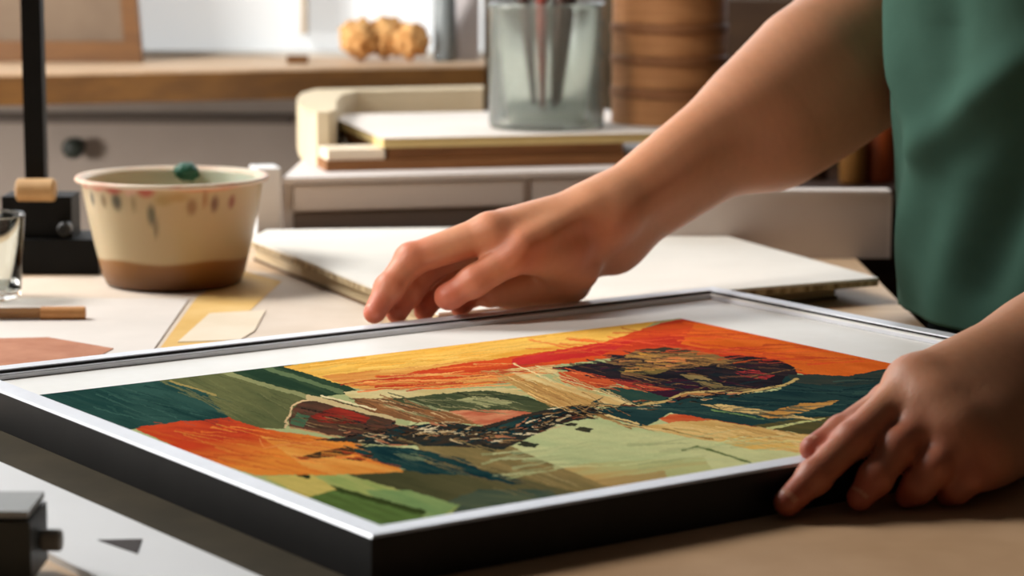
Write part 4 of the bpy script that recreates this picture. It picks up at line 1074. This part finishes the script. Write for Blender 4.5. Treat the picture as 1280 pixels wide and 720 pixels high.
bm = bmesh.new(); o_ = lq(cL + wq, cb + wq); obox(bm, o_ + [0, -.006, 0], (cR - cL - wq * 1.8, 0, 0), lq(cL + wq, ctp - wq) - o_, (0, -.004, 0)); obj('canvas', bm, m_cv, cv)

# natural sponges on the sill
m_sp = mat('natural sponge', (222, 176, 116), rough=.95, col2=(188, 132, 74), scale=60, bump=.6, bscale=160)
for i, (px, py, r, lb) in enumerate(((450, 52, .026, 'tan natural sponge at the left of the row on the sill'), (484, 48, .028, 'tan natural sponge in the middle of the row on the sill'), (514, 54, .024, 'tan natural sponge at the right of the row on the sill'))):
    c_ = P(px, 60, 3.12); bm = bmesh.new(); lump(bm, [c_[0], c_[1] + (i % 2) * .012, sill_top + r * .82 + .003], r, seed=i + 2, amp=.16, squash=.92, sub=4, freq=3.5)
    mz = min(v.co.z for v in bm.verts)
    for v in bm.verts: v.co.z += sill_top + .0005 - mz
    o = obj('sponge', bm, m_sp, None, smooth=True); center(o); tag(o, lb, 'sponge', 'sponges on the window sill')
# small brown block, grey bottle, pale card on the sill
c_ = P(372, 66, 3.08); bm = bmesh.new(); box(bm, c_[0] - .012, c_[0] + .014, 3.07, 3.09, sill_top + .0004, sill_top + .010); o = obj('wooden_block', bm, m_cw, bevel=.001); center(o); tag(o, 'small brown wooden block on the sill left of the sponges', 'block')
c_ = P(556, 60, 3.14); bot_ = empty('bottle', [c_[0], 3.14, sill_top + .0004]); tag(bot_, 'blue grey bottle standing on the sill right of the sponges', 'bottle')
m_bot = mat('blue grey glaze', (128, 136, 138), rough=.35, col2=(112, 120, 124), scale=10)
bm = bmesh.new(); lathe(bm, [c_[0], 3.14, sill_top + .0004], [(.001, 0), (.013, 0), (.0145, .003), (.0145, .085), (.012, .10), (.006, .112), (.006, .135)], n=40); obj('body', bm, m_bot, bot_, smooth=True)
bm = bmesh.new(); lathe(bm, [c_[0], 3.14, sill_top + .1355], [(.0075, 0), (.0075, .014), (.006, .016)], n=28); obj('cap', bm, m_dk, bot_)
c_ = P(582, 60, 3.16); bm = bmesh.new(); o_ = np.array([c_[0] - .016, 3.165, sill_top + .0005]); obox(bm, o_, (.034, 0, 0), (0, .03, .16), (0, -.004, 0)); o = obj('paper_card', bm, mat('lilac white card', (206, 200, 202), rough=.7, col2=(214, 208, 208), scale=8)); center(o); tag(o, 'narrow pale card leaning beside the blue grey bottle', 'card')
# dark coat knob on the wall below the sill
c_ = P(94, 184, WY); kn = empty('wall_knob', [c_[0], WY - .0005, c_[2]]); tag(kn, 'small dark knob on the taupe wall below the sill beside the black post', 'knob')
bm = bmesh.new(); lathe(bm, [c_[0], WY - .0004, c_[2]], [(.012, 0), (.012, .004), (.006, .006), (.006, .018)], n=28, ax=(0, -1, 0)); obj('base', bm, m_blk, kn)
bm = bmesh.new(); lathe(bm, [c_[0], WY - .019, c_[2]], [(.009, 0), (.014, .005), (.014, .010), (.009, .015)], n=28, ax=(0, -1, 0)); obj('head', bm, mat('dark green knob', (30, 38, 30), rough=.5), kn, smooth=True)

# ---- shelf at the right behind the arm with bottles
m_sh = mat('dark shelf timber', (70, 42, 22), rough=.6, col2=(54, 32, 18), scale=10, stretch=(1, 8, 8))
ZR = 2.75
sx0, sx1 = X(905, ZR), X(1330, ZR); zsf = cz(236, ZR)
sf = empty('shelf_rack', [(sx0 + sx1) / 2, ZR + .1, 0]); tag(sf, 'dark timber rack in the background behind the far forearm', 'shelf')
bm = bmesh.new(); box(bm, sx0, sx1, ZR, ZR + .24, zsf - .018, zsf); obj('shelf_board', bm, m_sh, sf, bevel=.001)
bm = bmesh.new(); box(bm, sx0, sx1, ZR + .24, ZR + .255, 0, T + .205); obj('back_panel', bm, mat('brown back panel', (74, 52, 32), rough=.7, col2=(62, 42, 26), scale=8, stretch=(1, 1, 6)), sf)
for x in (sx0, sx1 - .018):
    bm = bmesh.new(); box(bm, x, x + .018, ZR + .001, ZR + .239, 0, zsf - .0185); obj('side_panel', bm, m_sh, sf)
def bottle(px, w, ptop, col1, col2, label, zoff=0.05, name='bottle', capc=(196, 164, 120)):
    c_ = P(px, 200, ZR + zoff); r = w / 2 * (ZR + zoff) / FPX; h_ = cz(ptop, ZR + zoff) - zsf
    b_ = empty(name, [c_[0], ZR + zoff, zsf + .0004]); tag(b_, label, 'bottle')
    bm = bmesh.new(); lathe(bm, [c_[0], ZR + zoff, zsf + .0004], [(.001, 0), (r * .95, 0), (r, .003), (r, h_ * .62), (r * .8, h_ * .75), (r * .45, h_ * .82), (r * .42, h_ * .86)], n=36); obj('body', bm, mat(label[:20], col1, rough=.35, col2=col2, scale=12), b_, smooth=True)
    bm = bmesh.new(); lathe(bm, [c_[0], ZR + zoff, zsf + .0004 + h_ * .862], [(r * .55, 0), (r * .58, .002), (r * .58, h_ * .12), (r * .5, h_ * .138)], n=28); obj('cap', bm, mat('cap ' + label[:14], capc, rough=.5), b_)
bottle(1068, 34, 150, (150, 102, 46), (132, 88, 40), 'ochre bottle on the rack left of the orange bottle', .05)
bottle(1100, 44, 132, (150, 68, 26), (124, 54, 22), 'orange brown bottle on the rack just left of the shirt', .07)
bottle(1020, 34, 160, (52, 34, 20), (60, 40, 24), 'dark brown bottle on the rack nearest the forearm', .10)

# ================================================================== light
w = bpy.data.worlds.new('World'); SC.world = w; w.use_nodes = True
bg = w.node_tree.nodes['Background']; bg.inputs[0].default_value = (1.0, .93, .86, 1); bg.inputs[1].default_value = WORLD
def area(name, loc, target, sx, sy, power, col):
    l = bpy.data.lights.new(name, 'AREA'); l.shape = 'RECTANGLE'; l.size = sx; l.size_y = sy; l.energy = power; l.color = col
    o = bpy.data.objects.new(name, l); COL.objects.link(o); o.location = loc
    o.rotation_euler = (Vector(target) - Vector(loc)).to_track_quat('-Z', 'Y').to_euler(); return o
for a_ in LIGHTS: area(*a_)
def spot(name, loc, target, ang, power, col, rad):
    l = bpy.data.lights.new(name, 'SPOT'); l.spot_size = math.radians(ang); l.spot_blend = 1.0; l.energy = power; l.color = col; l.shadow_soft_size = rad
    o = bpy.data.objects.new(name, l); COL.objects.link(o); o.location = loc
    o.rotation_euler = (Vector(target) - Vector(loc)).to_track_quat('-Z', 'Y').to_euler()
for a_ in SPOTS: spot(*a_)

cd = bpy.data.cameras.new('camera'); cam = bpy.data.objects.new('camera', cd); COL.objects.link(cam)
cd.sensor_width = 36; cd.lens = FPX / 1280 * 36; cd.clip_start = .05
cam.matrix_world = Matrix(((CR[0], CU[0], -_f[0], CO[0]), (CR[1], CU[1], -_f[1], CO[1]), (CR[2], CU[2], -_f[2], CO[2]), (0, 0, 0, 1)))
cd.dof.use_dof = True; cd.dof.focus_distance = FOCUS; cd.dof.aperture_fstop = FSTOP
SC.camera = cam
SC.view_settings.view_transform = 'Standard'; SC.view_settings.look = 'None'
SC.view_settings.exposure = EXPO
